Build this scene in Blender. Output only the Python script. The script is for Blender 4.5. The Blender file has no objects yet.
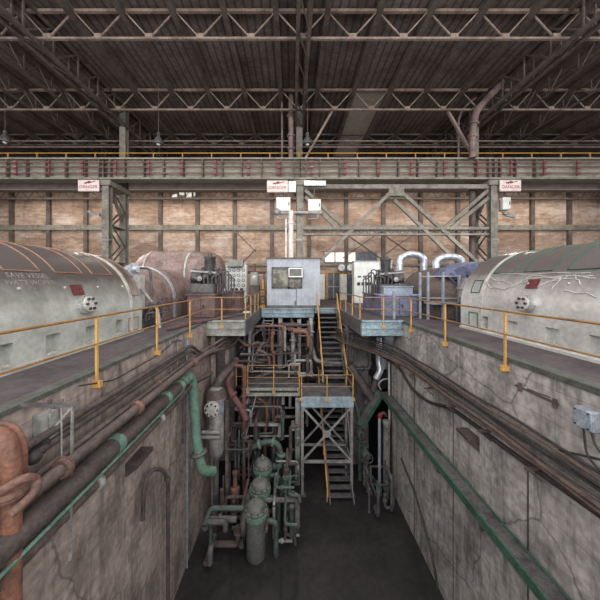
import bpy, bmesh, math, random
from mathutils import Vector as V, Matrix
random.seed(7)
S = bpy.context.scene
COL = S.collection
PI = math.pi
EYE = 1.69          # eye height above the operating deck (deck top is z = 0)
F = 270.0           # focal length in pixels of the 600 px frame
def P(px, py, Y):   # a point of the place at depth Y
    return V(((px-292)/F*Y, Y, EYE-(py-283)/F*Y))
def lin(c):
    c = c/255.0
    return c/12.92 if c <= .04045 else ((c+.055)/1.055)**2.4
def rgb(c): return (lin(c[0]), lin(c[1]), lin(c[2]), 1)
ORG = {}

# ------------------------------------------------------------------ materials
def mat(name, c, c2=None, rough=.7, metal=0., scale=3., lo=.42, hi=.68, bump=.15, stretch=(1,1,1), fine=.35, emit=None):
    m = bpy.data.materials.new(name); m.use_nodes = True
    n, l = m.node_tree.nodes, m.node_tree.links
    b = n['Principled BSDF']
    if c2 is None: c2 = tuple(int(v*.6) for v in c)
    g = n.new('ShaderNodeNewGeometry')
    mp = n.new('ShaderNodeMapping'); mp.inputs['Scale'].default_value = stretch
    l.new(g.outputs['Position'], mp.inputs['Vector'])
    t = n.new('ShaderNodeTexNoise'); t.inputs['Scale'].default_value = scale
    t.inputs['Detail'].default_value = 8; t.inputs['Roughness'].default_value = .65
    l.new(mp.outputs[0], t.inputs['Vector'])
    r = n.new('ShaderNodeValToRGB'); r.color_ramp.elements[0].position = lo; r.color_ramp.elements[1].position = hi
    r.color_ramp.elements[0].color = rgb(c); r.color_ramp.elements[1].color = rgb(c2)
    l.new(t.outputs['Fac'], r.inputs['Fac'])
    t2 = n.new('ShaderNodeTexNoise'); t2.inputs['Scale'].default_value = scale*7
    t2.inputs['Detail'].default_value = 6
    l.new(mp.outputs[0], t2.inputs['Vector'])
    mr = n.new('ShaderNodeMapRange'); mr.inputs['From Min'].default_value = .3; mr.inputs['From Max'].default_value = .7
    mr.inputs['To Min'].default_value = 1-fine; mr.inputs['To Max'].default_value = 1+fine*.6
    l.new(t2.outputs['Fac'], mr.inputs['Value'])
    mx = n.new('ShaderNodeMix'); mx.data_type = 'RGBA'; mx.blend_type = 'MULTIPLY'; mx.inputs['Factor'].default_value = 1
    l.new(r.outputs['Color'], mx.inputs['A']); l.new(mr.outputs[0], mx.inputs['B'])
    l.new(mx.outputs['Result'], b.inputs['Base Color'])
    b.inputs['Roughness'].default_value = rough; b.inputs['Metallic'].default_value = metal
    if bump:
        bp = n.new('ShaderNodeBump'); bp.inputs['Strength'].default_value = bump; bp.inputs['Distance'].default_value = .03
        l.new(t2.outputs['Fac'], bp.inputs['Height']); l.new(bp.outputs[0], b.inputs['Normal'])
    if emit:
        b.inputs['Emission Color'].default_value = rgb(emit[0]); b.inputs['Emission Strength'].default_value = emit[1]
    m['mx'] = mx.name
    return m
def layer(m, col, kind, **k):
    """one more layer of dirt / joints / painted shading over the base colour"""
    n, l = m.node_tree.nodes, m.node_tree.links
    b = n['Principled BSDF']
    src = b.inputs['Base Color'].links[0].from_socket
    g = n.new('ShaderNodeNewGeometry')
    if kind == 'streak':
        mp = n.new('ShaderNodeMapping'); mp.inputs['Scale'].default_value = k.get('stretch', (2.2, 2.2, .18))
        l.new(g.outputs['Position'], mp.inputs['Vector'])
        t = n.new('ShaderNodeTexNoise'); t.inputs['Scale'].default_value = k.get('scale', 1.5); t.inputs['Detail'].default_value = 7
        t.inputs['Roughness'].default_value = .7
        l.new(mp.outputs[0], t.inputs['Vector']); val = t.outputs['Fac']
    elif kind == 'lines':
        sx = n.new('ShaderNodeSeparateXYZ'); l.new(g.outputs['Position'], sx.inputs[0])
        ma = n.new('ShaderNodeMath'); ma.operation = 'PINGPONG'; ma.inputs[1].default_value = k['step']/2
        l.new(sx.outputs[k['axis']], ma.inputs[0])
        dv = n.new('ShaderNodeMath'); dv.operation = 'DIVIDE'; dv.inputs[1].default_value = k['step']/2
        l.new(ma.outputs[0], dv.inputs[0]); val = dv.outputs[0]
    elif kind == 'crack':
        t = n.new('ShaderNodeTexNoise'); t.inputs['Scale'].default_value = 1.6; t.inputs['Detail'].default_value = 6
        l.new(g.outputs['Position'], t.inputs['Vector'])
        mxv = n.new('ShaderNodeMix'); mxv.data_type = 'RGBA'; mxv.inputs['Factor'].default_value = .35
        l.new(g.outputs['Position'], mxv.inputs['A']); l.new(t.outputs['Color'], mxv.inputs['B'])
        vo = n.new('ShaderNodeTexVoronoi'); vo.feature = 'DISTANCE_TO_EDGE'; vo.inputs['Scale'].default_value = .42
        l.new(mxv.outputs['Result'], vo.inputs['Vector']); val = vo.outputs['Distance']
    elif kind == 'brick':
        sx = n.new('ShaderNodeSeparateXYZ'); l.new(g.outputs['Position'], sx.inputs[0])
        cx_ = n.new('ShaderNodeCombineXYZ')
        ax_ = n.new('ShaderNodeMath'); ax_.operation = 'ADD'; ax_.inputs[1].default_value = 279/9.0+41.11
        l.new(sx.outputs['X'], ax_.inputs[0]); l.new(ax_.outputs[0], cx_.inputs['X']); l.new(sx.outputs['Z'], cx_.inputs['Y'])
        br = n.new('ShaderNodeTexBrick'); br.offset = 0; br.inputs['Scale'].default_value = 1; br.inputs['Mortar Size'].default_value = 0
        br.inputs['Brick Width'].default_value = 37/9.0; br.inputs['Row Height'].default_value = 3.9
        br.inputs['Color1'].default_value = (0,0,0,1); br.inputs['Color2'].default_value = (1,1,1,1)
        l.new(cx_.outputs[0], br.inputs['Vector']); val = br.outputs['Color']
    elif kind == 'dust_shade':
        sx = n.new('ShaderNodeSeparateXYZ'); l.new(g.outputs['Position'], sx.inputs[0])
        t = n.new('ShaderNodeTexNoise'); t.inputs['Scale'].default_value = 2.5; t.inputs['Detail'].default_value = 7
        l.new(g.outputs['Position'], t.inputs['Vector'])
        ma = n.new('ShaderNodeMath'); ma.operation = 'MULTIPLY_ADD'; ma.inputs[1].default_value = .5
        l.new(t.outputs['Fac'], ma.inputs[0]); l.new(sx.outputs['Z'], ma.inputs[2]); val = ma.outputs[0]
    mr = n.new('ShaderNodeMapRange'); mr.inputs['From Min'].default_value = k['lo']; mr.inputs['From Max'].default_value = k['hi']
    mr.inputs['To Max'].default_value = k.get('amt', 1)
    l.new(val, mr.inputs['Value'])
    mx = n.new('ShaderNodeMix'); mx.data_type = 'RGBA'
    l.new(mr.outputs[0], mx.inputs['Factor']); l.new(src, mx.inputs['A']); mx.inputs['B'].default_value = rgb(col)
    l.new(mx.outputs['Result'], b.inputs['Base Color'])
    return m

M = {}
M['deck'] = mat('deck', (84, 74, 77), (58, 50, 53), .75, scale=1.2, bump=.25)
layer(M['deck'], (128,116,112), 'streak', stretch=(1.5,.3,1), lo=.56, hi=.75, amt=.6)
M['kerb'] = mat('kerb', (88, 89, 84), (62, 63, 60), .7, scale=2.5)
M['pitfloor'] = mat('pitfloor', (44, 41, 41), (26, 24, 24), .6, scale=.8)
for nm, c, c2 in (('conc_l', (166,151,143), (112,100,94)), ('conc_r', (172,167,163), (112,108,106))):
    M[nm] = mat(nm, c, c2, .85, scale=.9, bump=.35)
    layer(M[nm], (66,60,58), 'lines', axis='Z', step=.62, lo=.96, hi=1.0, amt=.5)
    layer(M[nm], (60,55,54), 'streak', lo=.5, hi=.72, amt=.8)
    layer(M[nm], (205,200,196), 'streak', stretch=(1.1,1.1,.35), scale=2.1, lo=.6, hi=.76, amt=.6)
layer(M['conc_r'], (48,44,43), 'crack', lo=.009, hi=.002, amt=.55)
layer(M['conc_l'], (60,54,52), 'crack', lo=.008, hi=.002, amt=.5)
M['conc_d'] = mat('conc_d', (104,98,96), (60,56,55), .85, scale=1.)
M['wall'] = mat('wall', (190, 166, 146), (132, 108, 94), .8, scale=.45, bump=.1, stretch=(.7,1,1.6))
layer(M['wall'], (112,84,70), 'lines', axis='Z', step=.55, lo=.93, hi=1.0, amt=.5)
layer(M['wall'], (128,104,88), 'brick', lo=.3, hi=1., amt=.6)
layer(M['wall'], (232,222,214), 'streak', stretch=(.35,1,.9), scale=.5, lo=.5, hi=.7, amt=.75)
layer(M['wall'], (104,78,64), 'streak', stretch=(.25,1,3.5), scale=.8, lo=.54, hi=.68, amt=.7)
layer(M['wall'], (92,66,54), 'streak', stretch=(2.,1,.25), scale=.9, lo=.56, hi=.74, amt=.75)
M['roof'] = mat('roof', (124, 112, 106), (88, 78, 74), .85, scale=.6, bump=.1)
layer(M['roof'], (44,38,38), 'lines', axis='X', step=.5, lo=.55, hi=.95, amt=.7)
M['steel'] = mat('steel', (142, 138, 126), (102, 95, 87), .6, scale=1.5)
M['steel_d'] = mat('steel_d', (112, 100, 92), (74, 64, 58), .7, scale=1.5)
M['truss'] = mat('truss', (160, 142, 130), (112, 94, 84), .7, scale=1.5)
M['girder'] = mat('girder', (162, 156, 141), (122, 115, 103), .6, scale=.8, stretch=(.5,1,2))
M['dark'] = mat('dark', (62,55,54), (38,34,34), .7, scale=2)
M['iron'] = mat('iron', (92,88,90), (52,48,50), .5, .3, scale=4)
M['cond_red'] = mat('cond_red', (140, 88, 88), (104, 68, 68), .6)
M['yellow'] = mat('yellow', (196, 152, 86), (150, 110, 62), .5, scale=4, lo=.5, hi=.75, fine=.2, bump=.05)
M['rail'] = mat('rail', (150, 116, 74), (108, 82, 54), .5, scale=4, lo=.45, hi=.7, fine=.2, bump=.05)
M['gen_l'] = mat('gen_l', (194, 197, 190), (164, 166, 160), .38, .25, scale=1.3, bump=.08, fine=.15)
layer(M['gen_l'], (82,73,71), 'dust_shade', lo=1.25, hi=2.05, amt=.94)  # settled dust, widened to paint the shading from dark top to bright side
M['gen_r'] = mat('gen_r', (214, 213, 210), (184, 181, 178), .36, .3, scale=1.3, bump=.08, fine=.15)
layer(M['gen_r'], (98,89,86), 'dust_shade', lo=1.55, hi=2.3, amt=.92)  # dust with painted dark-to-light shading mixed in, as on the left
M['pocket'] = mat('pocket', (150,158,150), (120,124,118), .6, scale=2, fine=.1, bump=.05)
M['orange_line'] = mat('orange_line', (150, 112, 90), (120, 88, 72), .6)
M['green_line'] = mat('green_line', (40,98,74), (28,70,54), .6)
M['pale'] = mat('pale', (196, 194, 188), (150, 146, 140), .6, scale=4)
M['chalk'] = mat('chalk', (156, 152, 146), (124, 120, 114), .9)
M['plate_red'] = mat('plate_red', (112,52,54), (74,36,40), .5, scale=14, lo=.45, hi=.6)
M['chrome'] = mat('chrome', (200,202,200), (140,140,138), .3, .6, scale=4)
M['silver'] = mat('silver', (205,212,220), (150,156,166), .32, .55, scale=5)
M['casing'] = mat('casing', (146, 124, 118), (100, 82, 79), .6, scale=1.1, bump=.1)
layer(M['casing'], (76,66,66), 'streak', lo=.52, hi=.7, amt=.8, scale=.8)
M['casing_d'] = mat('casing_d', (110, 96, 91), (72, 62, 60), .65, scale=1.2)
M['box_red'] = mat('box_red', (112, 88, 86), (84, 64, 63), .55, scale=1.3, bump=.05)
M['box_blue'] = mat('box_blue', (112, 114, 138), (86, 86, 104), .5, scale=1.3, bump=.05)
M['box_bluel'] = mat('box_bluel', (146, 158, 174), (116, 126, 140), .5, scale=2, bump=.05)
M['fascia_l'] = mat('fascia_l', (160,163,156), (118,118,112), .7, scale=1.5)
M['fascia_r'] = mat('fascia_r', (146,166,174), (104,118,126), .6, scale=1.5)
M['cabin'] = mat('cabin', (172, 177, 186), (146, 150, 158), .55, scale=1., bump=.05, fine=.12)
M['cabin_in'] = mat('cabin_in', (180,168,140), (120,110,92), .8, scale=2)
M['white'] = mat('white', (228,226,220), (190,186,180), .5, scale=2, fine=.12)
M['sign'] = mat('sign', (236,222,216), (212,190,184), .5, scale=4, fine=.1)
M['red'] = mat('red', (150, 48, 52), (120, 40, 44), .5, fine=.1)
M['cabinet'] = mat('cabinet', (232, 235, 230), (204, 207, 202), .45, scale=1.5, fine=.12)
M['rust'] = mat('rust', (122, 90, 78), (78, 60, 56), .7, scale=3.5)
M['rust_d'] = mat('rust_d', (98, 85, 81), (62, 53, 52), .7, scale=3)
M['rust_o'] = mat('rust_o', (132, 90, 72), (92, 66, 58), .65, scale=3)
M['rust_r'] = mat('rust_r', (116, 76, 72), (84, 62, 60), .65, scale=3)
M['lag'] = mat('lag', (84,74,72), (52,46,46), .75, scale=3)
M['green'] = mat('green', (108, 140, 124), (80, 106, 96), .55, scale=3)
M['green_d'] = mat('green_d', (62, 98, 80), (46, 68, 58), .6, scale=3)
M['valve_g'] = mat('valve_g', (84, 98, 92), (56, 62, 60), .6, scale=4)
M['grey'] = mat('grey', (160, 158, 156), (112, 108, 108), .5, .2, scale=3)
M['grey_d'] = mat('grey_d', (104,101,102), (64,61,62), .6, .2, scale=3)
M['blue_g'] = mat('blue_g', (150, 158, 168), (110, 118, 126), .5, scale=3)
M['blue'] = mat('blue', (112, 116, 142), (80, 84, 108), .8, scale=3)
M['cable'] = mat('cable', (58,52,52), (36,32,33), .6, scale=5)
M['cable_r'] = mat('cable_r', (100, 82, 76), (70, 58, 55), .7, scale=5)
M['cap'] = mat('cap', (108,110,106), (78,78,76), .6, scale=4)
M['glow'] = mat('glow', (236,234,230), (200,198,194), .5, emit=((240,238,232), .55))
M['sheet'] = mat('sheet', (150,142,130), (120,112,102), .6, emit=((150,142,128), .10))
M['glass'] = mat('glass', (150,146,130), (84,78,68), .12, scale=1.6, lo=.44, hi=.56, fine=.2)
M['vend'] = mat('vend', (92,104,116), (60,68,78), .4)

# ------------------------------------------------------------------ mesh helpers
def fillet(pts, r, n=5):
    pts = [V(p) for p in pts]
    if r <= 0 or len(pts) < 3: return pts
    out = [pts[0]]
    for a, b, c in zip(pts, pts[1:], pts[2:]):
        d = min(r, .48*(a-b).length, .48*(c-b).length)
        p, q = b+(a-b).normalized()*d, b+(c-b).normalized()*d
        for i in range(n+1):
            t = i/n
            out.append(p*(1-t)**2 + b*2*t*(1-t) + q*t*t)
    out.append(pts[-1]); return out
class MB:
    def __init__(s): s.bm = bmesh.new()
    def quad(s, vs, smooth=False):
        f = s.bm.faces.new([s.bm.verts.new(v) for v in vs]); f.smooth = smooth; return s
    def box(s, x0, x1, y0, y1, z0, z1):
        v = [s.bm.verts.new((x, y, z)) for x in (x0, x1) for y in (y0, y1) for z in (z0, z1)]
        for q in ((0,1,3,2),(4,6,7,5),(0,4,5,1),(2,3,7,6),(0,2,6,4),(1,5,7,3)):
            s.bm.faces.new([v[i] for i in q])
        return s
    def bar(s, p, q, w, h=None, up=(0,0,1)):
        p, q = V(p), V(q); h = h or w
        d = (q-p).normalized(); up = V(up)
        if abs(d.dot(up)) > .98: up = V((0,1,0))
        a = d.cross(up).normalized(); b = a.cross(d).normalized()
        v = [s.bm.verts.new(e + a*i*w/2 + b*j*h/2) for e in (p, q) for i in (-1, 1) for j in (-1, 1)]
        for f in ((0,1,3,2),(4,6,7,5),(0,4,5,1),(2,3,7,6),(0,2,6,4),(1,5,7,3)):
            s.bm.faces.new([v[i] for i in f])
        return s
    def tube(s, pts, r, n=10, fil=0., caps=True, fn=5):
        pts = fillet(pts, fil, fn)
        pts = [p for i, p in enumerate(pts) if i == 0 or (p-pts[i-1]).length > 1e-5]
        rings = []; a = None
        for i, p in enumerate(pts):
            d = (pts[min(i+1, len(pts)-1)]-pts[max(i-1, 0)]).normalized()
            if a is None:
                u = V((0,0,1)) if abs(d.z) < .9 else V((1,0,0))
                a = d.cross(u).normalized()
            else:
                a = (a-d*a.dot(d)).normalized()
            b = d.cross(a)
            rings.append([s.bm.verts.new(p+(a*math.cos(2*PI*k/n)+b*math.sin(2*PI*k/n))*r) for k in range(n)])
        for A, B in zip(rings, rings[1:]):
            for k in range(n):
                f = s.bm.faces.new((A[k], A[(k+1) % n], B[(k+1) % n], B[k])); f.smooth = True
        if caps: s.bm.faces.new(rings[0][::-1]); s.bm.faces.new(rings[-1])
        return s
    def cyl(s, p, q, r, n=20): return s.tube([p, q], r, n)
    def lathe(s, o, axis, prof, n=28):
        o, d = V(o), V(axis).normalized()
        u = V((0,0,1)) if abs(d.z) < .9 else V((1,0,0))
        a = d.cross(u).normalized(); b = d.cross(a); rings = []
        for t, r in prof:
            r = max(r, .001)
            rings.append([s.bm.verts.new(o+d*t+(a*math.cos(2*PI*k/n)+b*math.sin(2*PI*k/n))*r) for k in range(n)])
        for A, B in zip(rings, rings[1:]):
            for k in range(n):
                f = s.bm.faces.new((A[k], A[(k+1) % n], B[(k+1) % n], B[k])); f.smooth = True
        s.bm.faces.new(rings[0][::-1]); s.bm.faces.new(rings[-1]); return s
    def prism(s, prof, y0, y1, smooth=False):   # closed XZ profile along Y
        A = [s.bm.verts.new((x, y0, z)) for x, z in prof]; B = [s.bm.verts.new((x, y1, z)) for x, z in prof]
        n = len(prof)
        for k in range(n):
            f = s.bm.faces.new((A[k], A[(k+1) % n], B[(k+1) % n], B[k])); f.smooth = smooth
        s.bm.faces.new(A[::-1]); s.bm.faces.new(B); return s
    def ball(s, c, r, sx=1, sy=1, sz=1, n=16):
        bmesh.ops.create_uvsphere(s.bm, u_segments=n, v_segments=n//2+2, radius=r,
            matrix=Matrix.Translation(V(c)) @ Matrix.Diagonal((sx, sy, sz, 1)))
        return s
    def build(s, name, m, parent=None, bevel=0., sharp=.7):
        bm = s.bm
        bmesh.ops.recalc_face_normals(bm, faces=bm.faces)
        for f in bm.faces: f.smooth = True
        if parent is not None: org = ORG[parent.name]
        else:
            xs = [v.co for v in bm.verts]
            org = V(((min(v.x for v in xs)+max(v.x for v in xs))/2, (min(v.y for v in xs)+max(v.y for v in xs))/2, min(v.z for v in xs)))
        for v in bm.verts: v.co -= org
        me = bpy.data.meshes.new(name); bm.to_mesh(me); bm.free()
        me.set_sharp_from_angle(angle=sharp)
        o = bpy.data.objects.new(name, me); COL.objects.link(o)
        me.materials.append(M[m] if isinstance(m, str) else m)
        if parent is not None: o.parent = parent
        else: o.location = org
        ORG[o.name] = org
        if bevel:
            b = o.modifiers.new('Bevel', 'BEVEL'); b.width = bevel; b.segments = 2; b.limit_method = 'ANGLE'
        return o
def carve(o, cutter):
    bmesh.ops.recalc_face_normals(cutter.bm, faces=cutter.bm.faces)
    me = bpy.data.meshes.new('pocket_shape'); cutter.bm.to_mesh(me); cutter.bm.free()
    c = bpy.data.objects.new('pocket_shape', me); COL.objects.link(c)
    m = o.modifiers.new('Boolean', 'BOOLEAN'); m.object = c; m.solver = 'EXACT'
    bpy.context.view_layer.update()
    new = bpy.data.meshes.new_from_object(o.evaluated_get(bpy.context.evaluated_depsgraph_get()))
    o.modifiers.clear(); o.data = new; new.set_sharp_from_angle(angle=.5)
    bpy.data.objects.remove(c); bpy.data.meshes.remove(me)
def tag(o, label, cat, group=None):
    o['label'] = label; o['category'] = cat; o['kind'] = 'thing'
    if group: o['group'] = group
    return o
def T(name, label, cat, loc, group=None):
    o = bpy.data.objects.new(name, None); COL.objects.link(o); o.location = loc; ORG[o.name] = V(loc)
    o.empty_display_size = .2
    return tag(o, label, cat, group)
def one(name, mb, m, label, cat, group=None, bevel=0.): return tag(mb.build(name, m, None, bevel), label, cat, group)
def struct(name, mb, m, parent=None):
    o = mb.build(name, m, parent)
    if parent is None: o['kind'] = 'structure'
    return o
def text_mesh(txt, size, shear=0.):
    cu = bpy.data.curves.new('lettering', 'FONT'); cu.body = txt; cu.size = size; cu.shear = shear
    cu.align_x = 'CENTER'; cu.align_y = 'CENTER'
    o = bpy.data.objects.new('lettering', cu); COL.objects.link(o)
    dg = bpy.context.evaluated_depsgraph_get()
    me = bpy.data.meshes.new_from_object(o.evaluated_get(dg))
    bpy.data.objects.remove(o); bpy.data.curves.remove(cu)
    vs = [(v.co.x, v.co.y) for v in me.vertices]; fs = [tuple(p.vertices) for p in me.polygons]
    bpy.data.meshes.remove(me); return vs, fs
def text_into(mb, txt, size, fn, shear=0.):
    vs, fs = text_mesh(txt, size, shear)
    bv = [mb.bm.verts.new(fn(x, y)) for x, y in vs]
    for f in fs:
        try: mb.bm.faces.new([bv[i] for i in f])
        except ValueError: pass
    return mb
ORD = ['first', 'second', 'third', 'fourth', 'fifth', 'sixth', 'seventh', 'eighth', 'ninth', 'tenth', 'eleventh', 'twelfth', 'thirteenth', 'fourteenth', 'fifteenth', 'sixteenth', 'seventeenth', 'eighteenth', 'nineteenth', 'twentieth']

# ------------------------------------------------------------------ the setting
XL, XR = -3.8, 4.9             # pit walls
ZP = -8.5                      # pit floor
w = MB(); w.box(-36, XL-.1, -12, 12.1, -.3, 0); struct('floor', w, 'deck')
w = MB(); w.box(XR+.1, 38, -12, 12.1, -.3, 0); struct('floor', w, 'deck')
w = MB(); w.box(-36, -2.1, 12.1, 18, -.3, 0); struct('floor', w, 'deck')
w = MB(); w.box(3.1, 38, 12.1, 18, -.3, 0); struct('floor', w, 'deck')
w = MB(); w.box(-36, 38, 18, 30, -.3, 0); struct('floor', w, 'deck')
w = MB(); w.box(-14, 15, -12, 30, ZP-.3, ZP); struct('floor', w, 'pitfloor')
w = MB(); w.box(XL-.7, XL, -12, 12.9, ZP, -.06); struct('wall_left', w, 'conc_l')
w = MB(); w.box(XR, XR+.7, -12, 13.3, ZP, -.1); struct('wall_right', w, 'conc_r')
w = MB(); w.box(-14, 15, 26, 26.4, ZP, -.3); struct('wall_basement_back', w, 'conc_d')
w = MB(); w.box(-14.4, -14, 12, 26, ZP, -.3); struct('wall_basement_left', w, 'conc_d')
w = MB(); w.box(15, 15.4, 12, 26, ZP, -.3); struct('wall_basement_right', w, 'conc_d')
w = MB(); w.box(XL-.2, XL+.03, -12, 11.95, -.06, .012); struct('trim_1', w, 'kerb')
w = MB(); w.box(XR-.03, XR+.26, -12, 11.95, -.1, .012); struct('trim_2', w, 'kerb')
w = MB(); w.box(-37, 39, 30, 30.25, -.3, 12.2); struct('wall_back', w, 'wall')
w = MB(); w.box(-37, 39, 30.25, 34, 12.0, 12.2); struct('ceiling', w, 'roof')
w = MB(); w.box(-37, 39, 34, 34.2, 12.2, 17.7); struct('wall_back_upper', w, 'roof')
w = MB(); w.box(-37, 39, -10, 34.2, 17.6, 17.75); struct('ceiling', w, 'roof')
w = MB(); w.box(-37.2, -37, 14, 34, -.3, 17.6); struct('wall_side_left', w, 'wall')
w = MB(); w.box(39, 39.2, 14, 34, -.3, 17.6); struct('wall_side_right', w, 'wall')
# wall posts and rails between the boarded panels
k = 2
for i in range(-1, 18):
    x = (13+37*i-292)/9.0
    k += 1; w = MB(); w.box(x-.2, x+.2, 29.72, 30, 0, 12.2); struct('trim_%d' % k, w, 'steel_d')
for z, h in ((7.8, .28), (11.0, .12), (3.7, .12)):
    k += 1; w = MB(); w.box(-37, 39, 29.66, 29.95, z-h, z+h); struct('trim_%d' % k, w, 'steel')
# translucent sheet in the roof, glazing in the back wall
w = MB(); w.box(5.3, 8.2, 22.5, 33.8, 17.52, 17.58); struct('window_1', w, 'sheet')
wf = MB()
for z in (3.98, 5.13): wf.box(3.6, 9.4, 29.86, 29.98, z-.05, z+.05)
for i in range(6): x = 3.6+i*1.16; wf.box(x-.05, x+.05, 29.86, 29.98, 3.98, 5.13)
win = struct('window_2', wf, 'steel')
for i in range(5):
    w = MB(); w.box(3.66+i*1.16, 4.7+i*1.16, 29.9, 29.94, 4.03, 5.08)
    w.build('pane', 'glow' if i in (0, 1, 2) else 'vend', win)
wf = MB()
for z in (10.95, 12.05): wf.box(-13.4, -10.2, 29.8, 29.99, z-.05, z+.05)
for i in range(5): x = -13.4+i*.8; wf.box(x-.05, x+.05, 29.8, 29.99, 10.95, 12.05)
win = struct('window_3', wf, 'steel_d')
for i, (a, b) in enumerate(((11.0, 11.5), (11.45, 12.0), (11.05, 12.0), (11.3, 11.7))):
    w = MB(); w.box(-13.3+i*.8, -12.72+i*.8, 29.86, 29.9, a, b); w.build('pane', 'glow', win)

# ------------------------------------------------------------------ roof steel
CX = (-15.05, .65, 16.3)     # column lines
TY = 22.0
def xtruss(Y, zb, zt, m, label, pitch=2.93, x0=-32.2, n=23):
    t = T('roof_truss', label, 'truss', (0, Y, zb))
    w = MB(); w.box(-36, 38, Y-.07, Y+.07, zb-.06, zb+.06); w.build('bottom_chord', m, t)
    w = MB(); w.box(-36, 38, Y-.08, Y+.08, zt-.08, zt+.08); w.build('top_chord', m, t)
    w = MB()
    for i in range(n):
        a = x0+i*pitch
        w.bar((a, Y, zb), (a+pitch/2, Y, zt), .07); w.bar((a+pitch/2, Y, zt), (a+pitch, Y, zb), .07)
        g = MB(); g.box(a-.22, a+.22, Y-.1, Y+.1, zb-.04, zb+.24); g.build('gusset_plate', m, t)
    w.build('web_bracing', m, t)
off = (191-292)/12.27
x0 = off-2.93*8
xtruss(22.0, 15.8, 17.4, 'truss', 'long light brown lattice roof truss standing above the crane girder and columns', x0=x0)
xtruss(28.6, 16.3, 17.4, 'steel_d', 'farther dark lattice roof truss spanning just in front of the back wall', x0=x0)
xtruss(15.6, 15.8, 17.4, 'truss', 'nearest lattice roof truss, high overhead at the top edge of the view', x0=x0)
side = {-15.05: 'left', .65: 'central', 16.3: 'right'}
for X in CX:                     # heavy trusses running away from the viewer
    t = T('roof_girder', 'heavy dark roof girder running towards the back wall above the %s column' % side[X], 'truss', (X, 11, 15.6), 'roof girders above the columns')
    for d in (-.32, .32):
        w = MB(); w.box(X+d-.1, X+d+.1, 11, 33.9, 15.5, 15.7); w.build('bottom_chord', 'steel_d', t)
        w = MB(); w.box(X+d-.1, X+d+.1, 11, 33.9, 17.3, 17.5); w.build('top_chord', 'steel_d', t)
    w = MB()
    for i in range(12):
        y = 11+i*1.9
        for d in (-.32, .32):
            w.bar((X+d, y, 15.6), (X+d, y+1.9, 17.4), .09); w.bar((X+d, y, 15.6), (X+d, y, 17.4), .09)
        w.bar((X-.32, y, 15.55), (X+.32, y+1.9, 15.55), .07)
    w.build('web_bracing', 'steel_d', t)
jx = [off+2.93*i+1.465 for i in range(-8, 16)]
jl = [x for x in jx if x < .65][::-1]; jr = [x for x in jx if x > .65]
for sd, lst in (('left', jl), ('right', jr)):
    for i, x in enumerate(lst):
        if x < -31 or x > 33: continue
        w = MB(); w.box(x-.09, x+.09, 10, 33.9, 17.0, 17.55)
        w.box(x-.16, x+.16, 10, 33.9, 16.96, 17.0)
        one('roof_joist', w, 'steel_d', '%s dark roof joist to the %s of the central column, under the roof sheets' % (ORD[i], sd), 'roof joist', 'roof joists')
for i, (dx, bx, sd) in enumerate(((-1, CX[0], 'left'), (1, CX[2], 'right'))):
    for j, dd in enumerate((3.0, 6.2)):
        w = MB()
        x = bx+dx*dd
        for kk in range(9):
            y = 14+kk*2.1
            w.bar((x, y, 15.9), (x, y+1.05, 17.1), .07); w.bar((x, y+1.05, 17.1), (x, y+2.1, 15.9), .07)
            w.bar((x, y, 15.9), (x, y, 17.1), .06)
        w.bar((x, 14, 15.9), (x, 33, 15.9), .12)
        one('roof_lattice', w, 'steel_d', 'dark lattice brace under the roof, %s outside the %s column' % (('just', 'further')[j], sd), 'roof lattice')
# knee braces up to the truss
for a, b, lab in (((333,110), (304,161), 'light steel knee brace slanting up to the right from the central column'),
                  ((447,110), (476,161), 'light steel knee brace slanting up to the left from the right column')):
    w = MB(); w.bar(P(*a, 22.2), P(*b, 22.2), .22, .16); one('knee_brace', w, 'truss', lab, 'brace')
for y, r, lab in ((141, .05, 'upper of two thin steel lines stretched below the roof'), (147, .05, 'lower of two thin steel lines stretched below the roof')):
    w = MB(); w.tube([P(-60, y, 25), P(660, y, 25)], r, 8); one('tie_rod', w, 'truss', lab, 'tie rod')

# ------------------------------------------------------------------ columns
def column(X, px_up, sd):
    t = T('laced_column', 'grey green laced steel column on the %s carrying the crane girder' % sd, 'column', (X, TY, 0))
    def ibeam(x, y, z0, z1, w_, d_):
        w_ = .54; b = MB(); b.box(x-w_/2, x+w_/2, y-d_/2, y-d_/2+.04, z0, z1); b.box(x-w_/2, x+w_/2, y+d_/2-.04, y+d_/2, z0, z1)
        b.box(x-.03, x+.03, y-d_/2+.04, y+d_/2-.04, z0, z1); return b
    ibeam(X, TY, 0, 10.0, .62, .5).build('front_leg', 'steel', t)
    ibeam(X, 24.2, 0, 17.4, .62, .5).build('rear_leg', 'steel', t)
    l = MB(); z = .4; s = 1
    while z < 9.3:
        for d in (-.24, .24):
            l.bar((X+d, TY+.25, z if s > 0 else z+1.5), (X+d, 23.95, z+1.5 if s > 0 else z), .09)
        l.box(X-.26, X+.26, TY+.25, 23.95, z-.05, z+.05) if s > 0 else None
        z += 1.5; s = -s
    l.build('lacing', 'steel_d', t)
    c = MB(); c.box(X-.5, X+.5, TY-.4, 24.5, 9.55, 9.95); c.bar((X, TY+.3, 9.6), (X, 23.9, 7.2), .2); c.build('bracket_cap', 'steel', t)
    c = MB(); c.box(X-.55, X+.55, TY-.45, TY+.45, 0, .06); c.build('base_plate', 'steel_d', t)
    c = MB(); c.box(X-.34, X+.34, TY-.3, TY+.0, 5.1, 5.25); c.build('collar', 'grey', t)
for X in CX: column(X, 0, side[X])

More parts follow.
